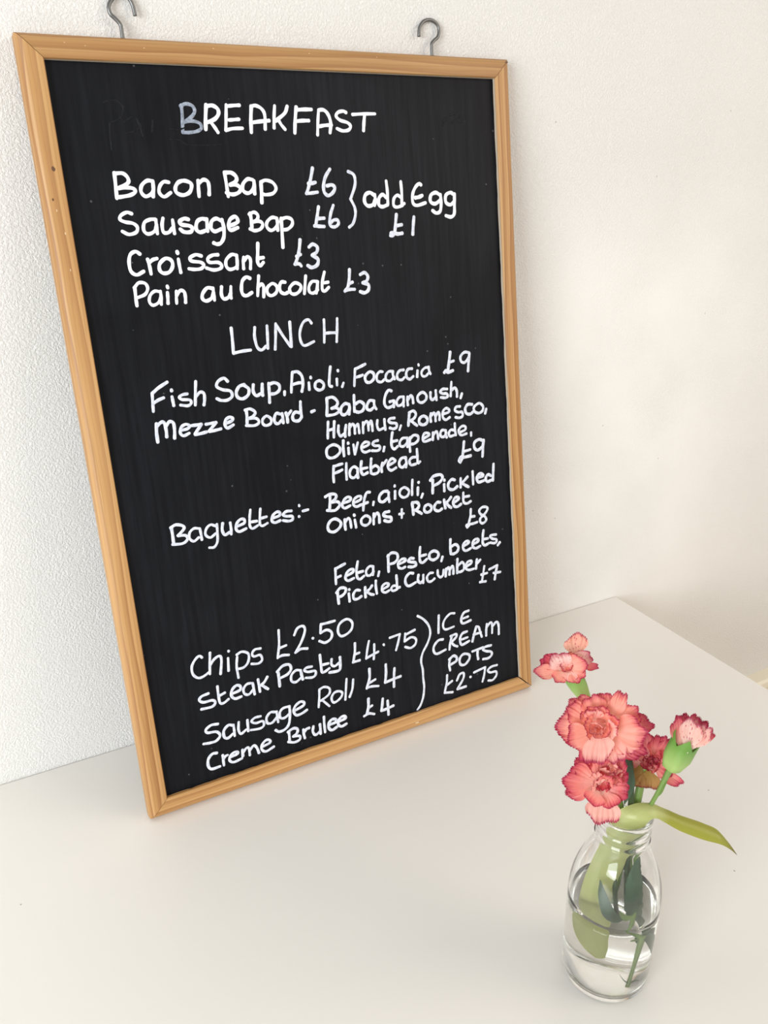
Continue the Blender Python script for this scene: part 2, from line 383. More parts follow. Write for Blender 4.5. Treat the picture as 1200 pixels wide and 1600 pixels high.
# two open screw hooks in the top rail
for pts in ([(70.6, 579), (70.6, 585.8), (70.6, 588.6), (70.2, 591.3), (67.3, 594.7), (64.7, 597.2), (64.1, 601.1), (66.0, 605.0), (69.9, 608.4), (74.4, 609.9), (78.0, 608.2), (80.1, 604.8), (80.9, 601.0), (81.2, 597.1)],
            [(318.3, 579), (318.3, 586.0), (318.4, 588.8), (318.7, 591.6), (321.3, 594.1), (324.6, 596.6), (326.1, 600.4), (325.8, 604.2), (323.0, 607.3), (318.2, 608.8), (312.7, 607.6), (308.9, 604.1), (307.4, 600.3), (306.9, 596.1)]):
    hk = tube('hanging_hook', [(x/1000, y/1000, -.009) for x, y in pts], .00135, STEEL, board, 12, 5)
    hk['label'] = 'grey metal open screw hook on the top rail'
    tube('collar', [(pts[1][0]/1000, .5812, -.009), (pts[1][0]/1000, .5825, -.009)], .0021, STEEL, hk, 14, 1)

# hand lettering: every stroke in tenths of a millimetre from the panel's lower left corner (frame corner)
LETTERS = '''B|24|grey|1040,5405 1037,5338 1025,5224;1032,5397 1071,5413 1116,5403 1132,5369 1106,5331 1044,5292;1044,5292 1101,5301 1156,5287 1166,5255 1134,5234 1081,5225 1025,5224
REAKFAST|26|white|1222,5411 1206,5324 1197,5245;1221,5401 1267,5406 1303,5385 1306,5351 1274,5316 1218,5294;1238,5299 1266,5260 1286,5226;1372,5412 1360,5326 1347,5241;1371,5403 1422,5409 1473,5412;1380,5311 1419,5314 1457,5317;1347,5241 1401,5253 1476,5256;1564,5407 1550,5320 1542,5228;1561,5407 1600,5412 1642,5391 1662,5348 1654,5251;1555,5296 1627,5305 1693,5311;1748,5413 1734,5331 1726,5260;1849,5413 1823,5364 1744,5309;1766,5319 1787,5283 1814,5251;1922,5410 1903,5316 1890,5226;1919,5389 1983,5393 2046,5394;1907,5309 1963,5314 2016,5315;2105,5391 2090,5305 2078,5214;2105,5391 2148,5392 2182,5361 2198,5301 2185,5230;2097,5275 2147,5283 2204,5286;2338,5377 2311,5387 2266,5376 2250,5348 2282,5321 2341,5305 2367,5280 2347,5252 2296,5245 2248,5261;2392,5364 2488,5370 2591,5372;2498,5361 2487,5305 2478,5247
Bacon|26|white|503,4961 499,4877 494,4793;507,4956 560,4956 590,4926 585,4892 518,4860;518,4858 572,4863 619,4854 627,4832 590,4812 527,4802 493,4800;762,4902 721,4905 679,4874 669,4831 696,4801 740,4817 758,4846;762,4902 758,4846 749,4797;875,4892 839,4896 807,4867 797,4824 828,4795 879,4822;988,4901 1033,4884 1036,4854 1014,4819 965,4803 922,4821 918,4856 944,4890 988,4901;1092,4901 1087,4848 1084,4791;1091,4879 1131,4905 1163,4891 1167,4847 1161,4801
Bap|27|white|1298,4955 1302,4871 1305,4786;1307,4952 1351,4950 1383,4923 1379,4892 1330,4866;1330,4866 1380,4865 1408,4838 1388,4811 1341,4799 1294,4813;1510,4899 1470,4904 1430,4869 1427,4824 1462,4805 1501,4827 1519,4867;1519,4892 1518,4840 1514,4799;1574,4884 1570,4812 1563,4734;1572,4880 1611,4894 1666,4878 1690,4836 1662,4800 1604,4791 1574,4798
price|27|white|2008,4977 1986,4905 1957,4831 1939,4792;1960,4864 1987,4865 2021,4872;1936,4792 1985,4795 2031,4800;2155,4967 2112,4913 2089,4852 2089,4800 2120,4773 2163,4794 2183,4829 2161,4851 2116,4845
bracket|25|white|2311,4948 2354,4928 2367,4890 2358,4833 2313,4743;2313,4743 2343,4679 2344,4621 2317,4558 2280,4530
add|28|white|2528,4766 2489,4787 2447,4768 2436,4720 2462,4687 2509,4694 2537,4737;2532,4771 2535,4722 2524,4688;2638,4744 2604,4769 2569,4741 2564,4692 2596,4676 2645,4690;2647,4871 2651,4788 2647,4695;2775,4741 2740,4761 2706,4733 2701,4683 2732,4669 2782,4681;2782,4864 2784,4775 2779,4691 2801,4695
Egg|29|white|2972,4836 2954,4846 2915,4817 2886,4763 2884,4698 2922,4677 3004,4695;2908,4737 2945,4742 2977,4753;3152,4752 3110,4773 3062,4754 3054,4704 3097,4685 3149,4711;3155,4757 3157,4686 3143,4625 3104,4611 3068,4632;3286,4754 3255,4770 3209,4750 3205,4694 3248,4673 3289,4697;3295,4759 3289,4672 3282,4600 3248,4575 3197,4587
price|28|white|2719,4613 2705,4539 2691,4469;2708,4524 2763,4531;2657,4450 2655,4469 2685,4471 2671,4448 2649,4451;2679,4470 2720,4460 2763,4464;2884,4588 2872,4522 2862,4450
Sausage|26|white|580,4688 546,4698 503,4678 494,4652 527,4634 579,4623 606,4596 592,4562 540,4550 497,4572;741,4644 705,4645 660,4625 648,4573 676,4547 725,4565 745,4608;744,4643 743,4595 742,4547;797,4650 784,4603 788,4554 825,4552 857,4582;865,4635 866,4591 866,4542;983,4635 951,4642 915,4624 926,4602 982,4591 1003,4572 985,4548 938,4550 912,4571;1117,4630 1079,4636 1043,4615 1031,4566 1057,4543 1102,4554;1118,4635 1117,4590 1115,4547;1228,4617 1191,4634 1154,4615 1143,4571 1169,4544 1220,4559;1234,4626 1241,4567 1233,4503 1207,4463 1176,4453 1148,4464;1287,4579 1329,4591 1357,4610 1341,4643 1298,4624 1281,4579 1293,4548 1351,4564
Bap|26|white|1460,4664 1463,4613 1461,4553;1451,4655 1491,4669 1519,4648 1510,4616 1472,4599;1472,4599 1529,4602 1551,4578 1527,4546 1479,4537 1445,4551;1671,4620 1630,4626 1588,4595 1583,4558 1614,4533 1658,4555 1679,4596;1671,4620 1671,4578 1668,4531;1706,4619 1702,4530 1695,4403;1701,4609 1750,4622 1791,4606 1792,4569 1751,4537 1703,4534
price|27|white|2028,4693 2014,4641 1989,4551;2013,4605 2068,4606;1978,4552 2012,4548 2062,4544;2156,4699 2127,4637 2113,4580 2118,4546 2156,4538 2186,4558 2184,4587 2150,4589 2120,4570
Croissant|26|white|596,4413 567,4432 528,4413 511,4361 515,4299 552,4272 605,4293;645,4375 652,4326 655,4272;651,4348 681,4369 713,4376;775,4373 815,4357 819,4316 789,4277 746,4271 721,4295 728,4339 775,4373;868,4363 870,4313 873,4268;866,4417 869,4403;1043,4376 1001,4387 955,4367 966,4344 1032,4331 1053,4307 1026,4286 977,4284 937,4291;1171,4378 1126,4376 1089,4355 1100,4327 1164,4323 1190,4299 1172,4277 1122,4271 1070,4288;1315,4366 1275,4373 1230,4338 1224,4292 1251,4267 1304,4283 1314,4324;1315,4366 1313,4315 1307,4269;1368,4349 1361,4312 1358,4265;1368,4321 1399,4352 1420,4327 1412,4262;1494,4445 1484,4371 1476,4305 1494,4281 1522,4303;1485,4335 1527,4338
price|27|white|1844,4455 1831,4391 1813,4334 1783,4273;1800,4330 1836,4345;1779,4274 1817,4274 1832,4258;1913,4396 1948,4416 1984,4393 1975,4355 1933,4333;1933,4333 1980,4301 1969,4258 1923,4241 1887,4258
Pain|24|white|524,4183 521,4120 520,4057;520,4183 557,4216 602,4209 615,4172 590,4133 537,4115;703,4143 662,4150 625,4122 614,4077 638,4052 683,4072 704,4116;704,4147 703,4098 697,4054;754,4135 751,4094 747,4056;759,4180 761,4166;821,4139 815,4098 811,4053;817,4107 850,4141 878,4130 882,4093 878,4052
au|25|white|1099,4138 1055,4145 1015,4106 1010,4069 1037,4052 1079,4069 1100,4109;1099,4142 1100,4095 1100,4053;1167,4147 1159,4091 1173,4057 1209,4064 1233,4095;1240,4142 1233,4095 1232,4057
Chocolat|26|white|1400,4192 1370,4203 1336,4177 1321,4117 1328,4078 1358,4067 1402,4087;1471,4206 1458,4136 1445,4060;1459,4126 1487,4143 1502,4118 1493,4047;1576,4142 1610,4116 1600,4073 1560,4052 1530,4068 1530,4112 1576,4142;1683,4144 1651,4147 1631,4114 1638,4075 1668,4058 1696,4066;1763,4134 1810,4111 1800,4073 1759,4049 1722,4059 1716,4099 1763,4134;1861,4181 1849,4119 1835,4046;1955,4131 1911,4134 1880,4097 1881,4057 1913,4045 1954,4067;1958,4131 1950,4082 1937,4043;2025,4200 2000,4128 1993,4069 2014,4053 2051,4080;2004,4116 2050,4120
price|27|white|2249,4206 2239,4132 2222,4073 2196,4044;2236,4097 2266,4105;2190,4040 2231,4050 2280,4048;2341,4160 2383,4173 2410,4141 2395,4106 2358,4094;2358,4094 2409,4075 2405,4034 2368,4014 2328,4027
LUNCH|24|white|1202,3838 1200,3744 1195,3646;1195,3647 1263,3655 1337,3657;1391,3825 1381,3756 1392,3676 1425,3648 1466,3673;1492,3828 1487,3745 1479,3655;1566,3837 1554,3739 1539,3641;1570,3826 1614,3743 1669,3653;1685,3841 1682,3746 1677,3647;1870,3814 1846,3844 1799,3826 1764,3759 1761,3689 1790,3645 1876,3669;1981,3832 1975,3739 1965,3653;2099,3831 2089,3738 2076,3647;1979,3723 2024,3724 2081,3719
Fish|24|white|534,3421 529,3360 523,3288;534,3421 587,3457 657,3491;533,3349 574,3368 614,3379;677,3379 679,3345 681,3310;680,3431 681,3421;795,3385 756,3383 731,3367 751,3348 808,3337 815,3312 788,3296 732,3308;872,3470 858,3384 845,3293;856,3355 895,3385 923,3371 922,3327 911,3284
Soup|26|white|1121,3440 1094,3468 1045,3449 1030,3412 1072,3382 1132,3364 1142,3323 1102,3298 1051,3302 1018,3320;1250,3394 1283,3360 1272,3316 1227,3292 1187,3307 1179,3348 1208,3390 1251,3399;1324,3390 1317,3336 1339,3301 1378,3313;1398,3386 1392,3336 1392,3296;1452,3385 1448,3309 1442,3233;1450,3375 1500,3384 1538,3359 1533,3319 1495,3298 1452,3300;1578,3303 1575,3277
Aioli|24|white|1661,3446 1646,3366 1635,3290;1661,3446 1706,3446 1740,3406 1741,3334 1726,3284;1653,3350 1701,3357 1743,3354;1795,3348 1793,3291;1815,3392 1816,3382;1893,3352 1924,3322 1914,3286 1879,3277 1847,3300 1855,3341 1893,3352;1998,3454 1982,3377 1974,3305 1996,3292;2046,3349 2043,3297;2062,3418 2063,3410;2103,3308 2088,3278
Focaccia|24|white|2220,3408 2209,3340 2200,3272;2220,3408 2269,3423 2318,3439;2213,3340 2255,3345 2286,3352;2354,3371 2389,3351 2385,3308 2346,3283 2311,3296 2309,3339 2354,3371;2475,3357 2445,3360 2417,3331 2419,3288 2455,3273 2487,3291;2567,3352 2530,3350 2503,3321 2505,3283 2542,3273 2582,3301;2574,3351 2573,3313 2586,3282;2680,3349 2642,3348 2614,3319 2617,3280 2654,3267 2681,3284;2763,3351 2724,3350 2703,3320 2706,3281 2736,3264 2770,3284;2816,3328 2808,3274;2829,3379 2831,3371;2930,3343 2890,3342 2856,3313 2860,3279 2891,3270 2926,3294;2930,3348 2933,3309 2944,3284
price|27|white|3159,3451 3146,3386 3123,3287;3148,3363 3189,3370;3085,3278 3104,3295 3122,3276 3177,3287;3355,3425 3308,3433 3265,3401 3269,3355 3309,3345 3353,3386;3359,3419 3346,3341 3335,3263
Mezze|25|white|533,3195 523,3129 522,3055;533,3176 568,3200 591,3192 597,3137 594,3084;602,3166 630,3196 658,3182 660,3128 651,3065;702,3117 758,3123 780,3140 753,3158 716,3144 700,3102 721,3074 768,3087;796,3142 836,3141 871,3141;871,3141 811,3075;811,3071 856,3071 903,3077;906,3136 947,3137 988,3139;988,3139 923,3079;926,3076 975,3079 1020,3084;1058,3119 1111,3132 1124,3150 1100,3164 1067,3148 1056,3109 1073,3082 1123,3100
Board|25|white|1241,3199 1241,3144 1234,3088;1231,3201 1274,3205 1313,3174 1293,3146 1254,3132;1259,3131 1317,3123 1334,3089 1294,3070 1226,3080;1404,3131 1439,3100 1429,3065 1389,3056 1365,3075 1369,3110 1404,3131;1519,3130 1487,3140 1467,3107 1468,3070 1494,3056 1530,3082;1536,3133 1539,3091 1538,3055;1569,3134 1576,3096 1576,3054;1577,3107 1615,3143;1687,3117 1650,3127 1624,3100 1629,3064 1670,3054 1701,3080;1704,3206 1699,3142 1701,3080
dash|25|white|1790,3110 1819,3117
Baba|25|white|1939,3202 1934,3127 1924,3062;1939,3202 1992,3204 2032,3163 2019,3129 1973,3113;1978,3112 2022,3111 2038,3082 1997,3061 1924,3060;2132,3127 2098,3136 2060,3106 2056,3062 2084,3044 2121,3066 2139,3104;2137,3127 2137,3082 2128,3043;2188,3196 2184,3129 2180,3058;2191,3119 2238,3136 2275,3104 2260,3060 2219,3048 2185,3062;2373,3122 2333,3132 2305,3100 2301,3064 2331,3051 2369,3073;2371,3123 2371,3082 2387,3052
Ganoush|25|white|2546,3185 2516,3195 2481,3150 2469,3086 2497,3049 2550,3061 2564,3099 2520,3096;2564,3099 2557,3046;2654,3122 2616,3121 2588,3087 2597,3052 2636,3058 2658,3088;2661,3121 2657,3083 2654,3039;2698,3116 2695,3078 2696,3044;2700,3088 2731,3123 2748,3099 2751,3054;2848,3136 2885,3109 2882,3070 2841,3047 2803,3064 2801,3109 2848,3136;2932,3125 2929,3081 2947,3056 2981,3074;2986,3135 2986,3090 2989,3050;3105,3132 3059,3137 3031,3118 3056,3098 3096,3093 3107,3069 3080,3058 3034,3067;3153,3188 3145,3127 3137,3065;3148,3115 3186,3133 3204,3102 3203,3051;3257,3073 3240,3034
Hummus|24|white|1930,3008 1921,2942 1913,2872;1986,3004 1976,2934 1969,2872;1925,2937 1975,2943;2021,2963 2015,2910 2031,2872 2068,2889;2090,2958 2078,2910 2073,2861;2125,2962 2117,2913 2113,2868;2122,2931 2150,2958 2167,2933 2166,2874;2171,2923 2199,2951 2206,2918 2207,2872;2250,2957 2246,2912 2244,2867;2251,2930 2281,2962 2297,2941 2297,2882;2301,2923 2327,2960 2334,2927 2334,2872;2388,2956 2381,2911 2396,2872 2438,2879;2456,2955 2455,2914 2458,2863;2555,2951 2513,2952 2495,2931 2520,2914 2566,2902 2569,2869 2536,2860 2501,2873;2612,2877 2596,2842
Romesco|26|white|2705,2970 2694,2916 2686,2866;2702,2976 2745,2987 2769,2956 2746,2920 2700,2904;2719,2901 2749,2874 2773,2854;2845,2928 2882,2900 2872,2862 2832,2851 2798,2873 2804,2911 2845,2928;2922,2940 2915,2907 2916,2867;2923,2917 2951,2942 2965,2917 2965,2866;2969,2911 2998,2941 3009,2911 3006,2871;3049,2917 3104,2926 3112,2948 3080,2964 3047,2940 3043,2889 3072,2862 3114,2879;3229,2961 3188,2961 3172,2934 3205,2912 3246,2907 3250,2871 3215,2859 3175,2870;3360,2961 3312,2967 3282,2931 3293,2889 3333,2877 3362,2891;3436,2962 3476,2928 3467,2888 3424,2873 3383,2894 3379,2935 3436,2962;3510,2900 3496,2860
Olives|24|white|1956,2811 2007,2784 2013,2743 1970,2708 1915,2704 1889,2735 1899,2788 1956,2811;2052,2832 2045,2769 2046,2700;2093,2762 2092,2711;2094,2807 2095,2798;2142,2782 2149,2698;2149,2698 2184,2793;2214,2742 2277,2756 2289,2777 2254,2787 2221,2764 2217,2723 2246,2700 2293,2707;2377,2782 2341,2778 2323,2758 2348,2740 2383,2734 2392,2710 2364,2695 2313,2703;2434,2717 2423,2681
tapenade|25|white|2523,2830 2509,2771 2507,2710 2531,2683 2565,2701;2516,2751 2564,2753;2656,2762 2618,2763 2589,2735 2591,2701 2623,2692 2663,2719;2668,2760 2665,2718 2662,2681;2693,2761 2686,2696 2685,2634;2692,2747 2732,2774 2774,2759 2771,2721 2731,2699 2693,2700;2832,2731 2889,2751 2874,2772 2841,2772 2822,2737 2835,2701 2902,2710;2931,2768 2927,2735 2924,2702;2929,2740 2963,2773 2977,2747 2980,2703;3058,2769 3024,2774 3005,2748 3014,2717 3048,2717 3067,2748;3065,2768 3063,2734 3070,2702;3158,2754 3119,2764 3095,2739 3104,2708 3150,2711;3163,2816 3162,2758 3167,2709;3208,2727 3267,2742 3274,2771 3240,2780 3204,2757 3202,2723 3229,2699 3282,2706;3332,2708 3330,2679
price|27|white|3250,2637 3238,2570 3225,2498;3236,2546 3312,2553;3199,2453 3185,2470 3204,2501 3233,2501;3233,2501 3196,2453;3233,2492 3315,2496;3452,2616 3411,2632 3363,2610 3360,2561 3393,2535 3442,2557 3463,2604;3464,2619 3453,2546 3443,2467
Flatbread|25|white|1942,2631 1931,2559 1929,2495;1941,2626 1982,2633 2022,2636;1937,2567 1975,2574 2017,2586;2060,2634 2053,2566 2050,2496;2162,2570 2128,2594 2090,2568 2085,2518 2119,2498 2157,2524;2162,2570 2158,2529 2157,2491;2203,2628 2191,2560 2207,2511 2254,2521;2202,2563 2253,2564;2298,2636 2288,2572 2285,2511;2294,2552 2332,2569 2365,2540 2352,2505 2309,2498 2285,2511;2401,2581 2392,2545 2390,2503;2398,2553 2444,2598;2456,2548 2516,2567 2528,2584 2498,2603 2463,2576 2454,2530 2483,2501 2533,2516;2636,2590 2598,2591 2569,2563 2571,2524 2602,2509 2642,2541;2636,2590 2639,2541 2632,2504;2743,2577 2700,2579 2671,2555 2684,2515 2733,2516;2754,2647 2754,2580 2755,2522 2778,2530
Beef|25|white|1882,2392 1875,2328 1864,2260;1836,2382 1877,2397 1931,2387 1932,2354 1885,2326;1889,2325 1949,2318 1960,2283 1912,2250 1841,2264;1987,2297 2059,2307 2071,2328 2042,2343 2005,2322 1985,2279 2007,2251 2060,2264;2097,2281 2160,2297 2168,2324 2138,2330 2100,2309 2091,2268 2114,2244 2166,2249;2258,2346 2227,2347 2202,2304 2186,2240 2179,2198;2145,2248 2187,2254 2229,2260;2286,2254 2279,2227
aioli|26|white|2430,2323 2388,2326 2348,2295 2344,2253 2380,2236 2425,2262;2440,2312 2436,2269 2439,2225;2504,2310 2498,2243;2505,2361 2504,2353;2602,2326 2643,2289 2628,2248 2584,2237 2549,2268 2558,2310 2602,2326;2686,2379 2678,2312 2672,2245;2737,2301 2730,2234;2747,2348 2748,2342;2782,2234 2765,2203
Pickled|27|white|2894,2342 2890,2283 2885,2220;2868,2341 2905,2374 2978,2376 2998,2343 2961,2305 2898,2287;3011,2281 3009,2217;3017,2322 3017,2314;3127,2300 3093,2311 3056,2278 3059,2233 3104,2214 3151,2236;3191,2304 3188,2259 3185,2220;3267,2306 3224,2273 3193,2253;3205,2256 3239,2230 3272,2209;3325,2346 3325,2286 3324,2225;3377,2276 3438,2286 3421,2309 3385,2305 3367,2268 3387,2234 3447,2239;3527,2270 3492,2287 3466,2256 3482,2222 3531,2229;3561,2377 3553,2297 3545,2221
Onions|26|white|1909,2176 1955,2138 1946,2097 1892,2065 1843,2080 1833,2125 1862,2166 1909,2176;1997,2153 1993,2106 1995,2063;1997,2124 2028,2156 2046,2134 2050,2070;2090,2130 2094,2095 2096,2061;2087,2178 2091,2168;2198,2146 2237,2119 2233,2081 2195,2060 2155,2078 2154,2122 2198,2146;2277,2150 2272,2107 2268,2055;2276,2116 2308,2149 2327,2121 2326,2058;2430,2139 2387,2138 2369,2117 2399,2097 2441,2083 2443,2053 2411,2050 2375,2067
plus|24|white|2557,2134 2550,2057;2528,2095 2572,2092
Rocket|27|white|2666,2167 2669,2117 2671,2062;2666,2172 2715,2168 2735,2134 2710,2104 2677,2101;2698,2097 2730,2075 2756,2055;2829,2126 2861,2100 2853,2066 2812,2054 2786,2079 2794,2113 2829,2126;2959,2121 2925,2127 2895,2098 2898,2063 2936,2045 2972,2058;3000,2138 3003,2093 3009,2056;3076,2149 3045,2120 3009,2101;3026,2098 3047,2069 3071,2049;3101,2089 3155,2114 3150,2135 3115,2132 3095,2095 3104,2058 3138,2046 3180,2063;3211,2164 3207,2114 3210,2073 3245,2056 3287,2069;3208,2124 3273,2122
price|27|white|3282,1993 3274,1927 3250,1860;3274,1922 3319,1918;3230,1831 3225,1849 3261,1852 3232,1827;3255,1853 3303,1851 3345,1856;3461,1978 3414,1988 3376,1964 3386,1926 3432,1896 3448,1856 3410,1832 3381,1849 3383,1885 3427,1912 3466,1952 3461,1978
Baguettes|23|white|526,2384 527,2319 525,2246;519,2381 563,2398 615,2379 620,2352 567,2307;571,2306 625,2299 637,2265 595,2239 516,2248;737,2332 699,2340 661,2313 655,2266 685,2238 727,2260;745,2330 748,2290 749,2237;879,2321 834,2343 795,2316 784,2270 819,2240 867,2265;885,2337 880,2263 870,2194 839,2156 800,2160;933,2336 922,2281 938,2237 980,2251;994,2328 995,2274 991,2231;1047,2286 1108,2301 1112,2331 1081,2337 1046,2309 1036,2266 1059,2239 1120,2253;1173,2399 1159,2331 1153,2269 1173,2242 1221,2259;1162,2299 1216,2296;1258,2392 1245,2322 1240,2265 1261,2247 1304,2261;1251,2312 1302,2316;1350,2292 1412,2303 1420,2328 1393,2338 1357,2314 1343,2275 1369,2252 1417,2261;1523,2322 1476,2326 1446,2305 1472,2286 1523,2276 1524,2248 1490,2241 1440,2256;1595,2358 1596,2349;1584,2264 1585,2259;1622,2301 1671,2304
Feta|25|white|1863,1739 1859,1672 1855,1599;1862,1734 1910,1748 1957,1761;1861,1652 1906,1661;1961,1648 2025,1667 2033,1690 2002,1697 1964,1672 1949,1631 1972,1601 2030,1611;2081,1753 2063,1683 2062,1614 2086,1588 2130,1608;2071,1651 2124,1654;2221,1676 2190,1683 2155,1652 2157,1611 2187,1599 2227,1625;2226,1675 2223,1636 2217,1597;2280,1613 2268,1575
Pesto|26|white|2383,1744 2379,1670 2375,1590;2377,1731 2417,1757 2470,1740 2477,1693 2441,1661 2386,1658;2483,1636 2550,1651 2552,1671 2514,1675 2478,1647 2480,1606 2512,1589 2546,1596;2640,1656 2607,1664 2583,1644 2610,1628 2653,1613 2657,1586 2622,1579 2579,1589;2715,1747 2704,1678 2704,1616 2731,1595 2778,1620;2708,1662 2770,1663;2857,1680 2901,1650 2892,1610 2845,1595 2807,1619 2810,1664 2857,1680;2944,1604 2929,1565
beets|27|white|3041,1752 3035,1692 3035,1612;3045,1681 3093,1691 3123,1656 3106,1618 3068,1605 3040,1609;3175,1653 3234,1673 3240,1689 3207,1696 3176,1669 3174,1632 3201,1605 3259,1618;3285,1650 3344,1667 3346,1687 3312,1694 3282,1667 3284,1625 3316,1605 3365,1616;3411,1762 3400,1705 3396,1639 3419,1612 3464,1624;3403,1675 3457,1672;3551,1690 3502,1696 3482,1684 3510,1657 3549,1644 3552,1618 3522,1611 3483,1624;3591,1605 3565,1581
Pickled|25|white|1861,1524 1861,1474 1863,1414;1850,1517 1889,1551 1940,1539 1936,1505 1902,1479 1863,1474;1967,1483 1968,1408;1974,1521 1976,1515;2076,1486 2040,1495 2011,1467 2011,1422 2047,1413 2086,1428;2130,1503 2126,1459 2126,1408;2199,1501 2170,1473 2131,1457;2147,1453 2176,1426 2207,1413;2240,1537 2235,1482 2240,1415;2301,1441 2357,1458 2365,1476 2333,1489 2298,1467 2295,1427 2325,1404 2365,1415;2444,1442 2406,1446 2387,1425 2402,1401 2446,1405;2449,1538 2450,1481 2448,1421 2475,1419
Cucumber|26|white|2623,1517 2584,1526 2542,1490 2538,1440 2569,1407 2644,1425;2677,1489 2667,1440 2688,1409 2717,1418;2727,1477 2724,1437 2721,1401;2830,1474 2796,1477 2765,1448 2773,1404 2807,1396 2843,1414;2882,1485 2883,1439 2909,1412 2938,1430 2946,1474;2974,1480 2970,1439 2964,1407;2975,1463 2998,1487 3011,1463 3007,1414;3015,1462 3041,1490 3053,1462 3050,1412;3104,1547 3098,1494 3092,1410;3106,1479 3151,1503 3173,1472 3165,1427 3131,1414 3102,1417;3200,1449 3254,1471 3256,1492 3222,1495 3196,1467 3194,1429 3226,1409 3280,1409;3319,1494 3311,1453 3304,1404;3316,1452 3357,1481
price|25|white|3399,1408 3383,1342 3364,1265;3358,1331 3427,1332;3339,1260 3407,1252;3453,1362 3549,1382;3549,1382 3525,1309 3511,1247;3500,1315 3580,1307
Chips|22|white|614,1262 594,1282 556,1260 522,1209 521,1143 555,1099 599,1096 657,1121;684,1285 670,1194 659,1102;669,1175 711,1220 758,1235 769,1194 746,1076;826,1196 816,1084;837,1258 840,1252;903,1184 890,1120 888,1072 891,998;901,1204 949,1219 1001,1185 993,1119 950,1078 889,1077;1112,1202 1060,1206 1033,1175 1048,1147 1100,1146 1113,1099 1077,1075 1017,1088
price|23|white|1288,1320 1277,1194 1250,1074;1280,1159 1339,1167;1251,1079 1296,1086 1353,1074;1421,1238 1457,1292 1508,1299 1523,1255 1483,1167 1418,1080;1413,1077 1465,1097 1528,1084;1585,1166 1590,1161;1676,1273 1662,1192;1675,1269 1736,1267 1808,1268;1662,1192 1724,1205 1767,1169 1756,1116 1697,1092 1644,1122;1921,1254 1970,1215 1964,1156 1918,1118 1854,1110 1828,1162 1850,1227 1921,1254
Steak|24|white|623,938 563,929 541,902 573,873 645,869 669,842 637,813 547,818;705,977 703,895 708,825 739,815 783,836;717,891 759,902;816,874 888,886 896,918 866,937 825,911 810,862 837,823 894,825;991,919 953,920 920,886 924,841 960,824 1007,859;1005,914 1008,864 1010,809;1055,934 1057,874 1059,818;1139,933 1107,893 1066,871;1085,870 1110,842 1132,821
Pasty|25|white|1239,938 1239,878 1238,813;1230,951 1284,990 1343,987 1357,943 1323,903 1247,886;1442,903 1399,915 1355,883 1349,830 1387,808 1439,833;1442,903 1447,856 1454,813;1549,907 1499,911 1477,892 1509,868 1574,858 1575,822 1543,806 1483,819;1635,993 1635,902 1638,829 1668,825 1711,843;1645,894 1706,891;1741,922 1735,872 1764,848 1813,870;1822,919 1818,848 1800,796 1707,803
price|24|white|1979,1008 1971,928 1948,841;1970,902 2013,906;1942,833 2011,833;2118,990 2095,914 2076,830;2079,832 2138,849 2202,862;2168,945 2162,874 2150,804;2262,917 2266,909;2330,963 2436,971;2436,971 2413,898 2384,826;2492,961 2480,885;2496,949 2595,970;2480,885 2550,908 2599,878 2589,828 2536,805 2481,831
Sausage|23|white|665,644 606,652 557,624 571,594 642,580 669,536 631,499 576,498 522,507;783,593 748,604 706,569 702,510 732,490 778,514;793,594 793,539 791,490;841,603 831,537 846,491 896,514;917,598 915,549 913,494;1036,594 983,597 951,572 987,545 1049,544 1054,502 1018,484 937,496;1168,592 1125,601 1086,563 1089,511 1132,502 1181,542;1182,592 1183,541 1185,489;1293,603 1243,603 1210,573 1209,523 1247,510 1295,535;1303,605 1298,524 1278,438 1234,401 1184,397 1152,423;1341,546 1430,569 1438,598 1404,613 1356,588 1336,543 1356,500 1406,499 1460,518
Roll|23|white|1595,672 1586,597 1571,508;1595,672 1642,683 1691,653 1680,599 1598,562;1618,556 1646,521 1673,486;1780,599 1809,574 1795,537 1749,509 1713,510 1702,556 1732,598 1780,599;1864,694 1849,599 1833,498;1928,669 1911,580 1877,511
price|25|white|2098,724 2090,631 2054,541;2091,588 2147,603;2054,546 2109,545 2173,529;2266,717 2260,622 2244,541;2244,541 2321,550 2410,556;2352,654 2339,566 2331,472
Creme|24|white|621,388 580,392 542,355 534,297 557,259 631,257;667,351 665,301 665,255;666,306 688,333 707,337;727,309 790,318 797,335 765,342 729,319 719,282 753,254 826,264;840,341 837,280;841,310 874,344 897,336 898,269;899,310 942,346 967,317 980,261;1010,307 1085,322 1089,347 1056,358 1018,330 1008,287 1043,254 1119,274
Brulee|26|white|1270,368 1269,316 1266,267;1260,366 1312,385 1351,366 1341,328 1304,309;1308,308 1363,294 1359,259 1307,251 1254,274;1404,343 1404,301 1410,257;1405,311 1434,338 1460,340;1501,342 1491,293 1512,254 1556,271;1564,342 1564,300 1562,248;1610,401 1606,328 1606,249;1654,307 1718,312 1721,338 1685,350 1651,324 1646,278 1674,247 1724,262;1750,307 1815,318 1812,340 1780,345 1746,319 1741,278 1771,252 1820,262
price|26|white|2060,437 2052,353 2029,285;2051,343 2091,357;2001,278 2051,289 2105,266;2205,391 2194,330 2181,274;2181,274 2240,277 2309,287;2253,355 2252,289 2251,213
bracket|22|white|2634,1098 2693,1050 2745,973 2756,889 2720,802 2661,721 2637,641 2648,550 2646,463 2649,374 2632,279 2596,201 2558,163
ICE|24|white|2861,1044 2853,960 2846,870;3034,1020 2984,1028 2922,985 2900,926 2926,884 3017,889;3194,1006 3139,998 3105,947 3120,894 3212,903;3123,943 3184,948
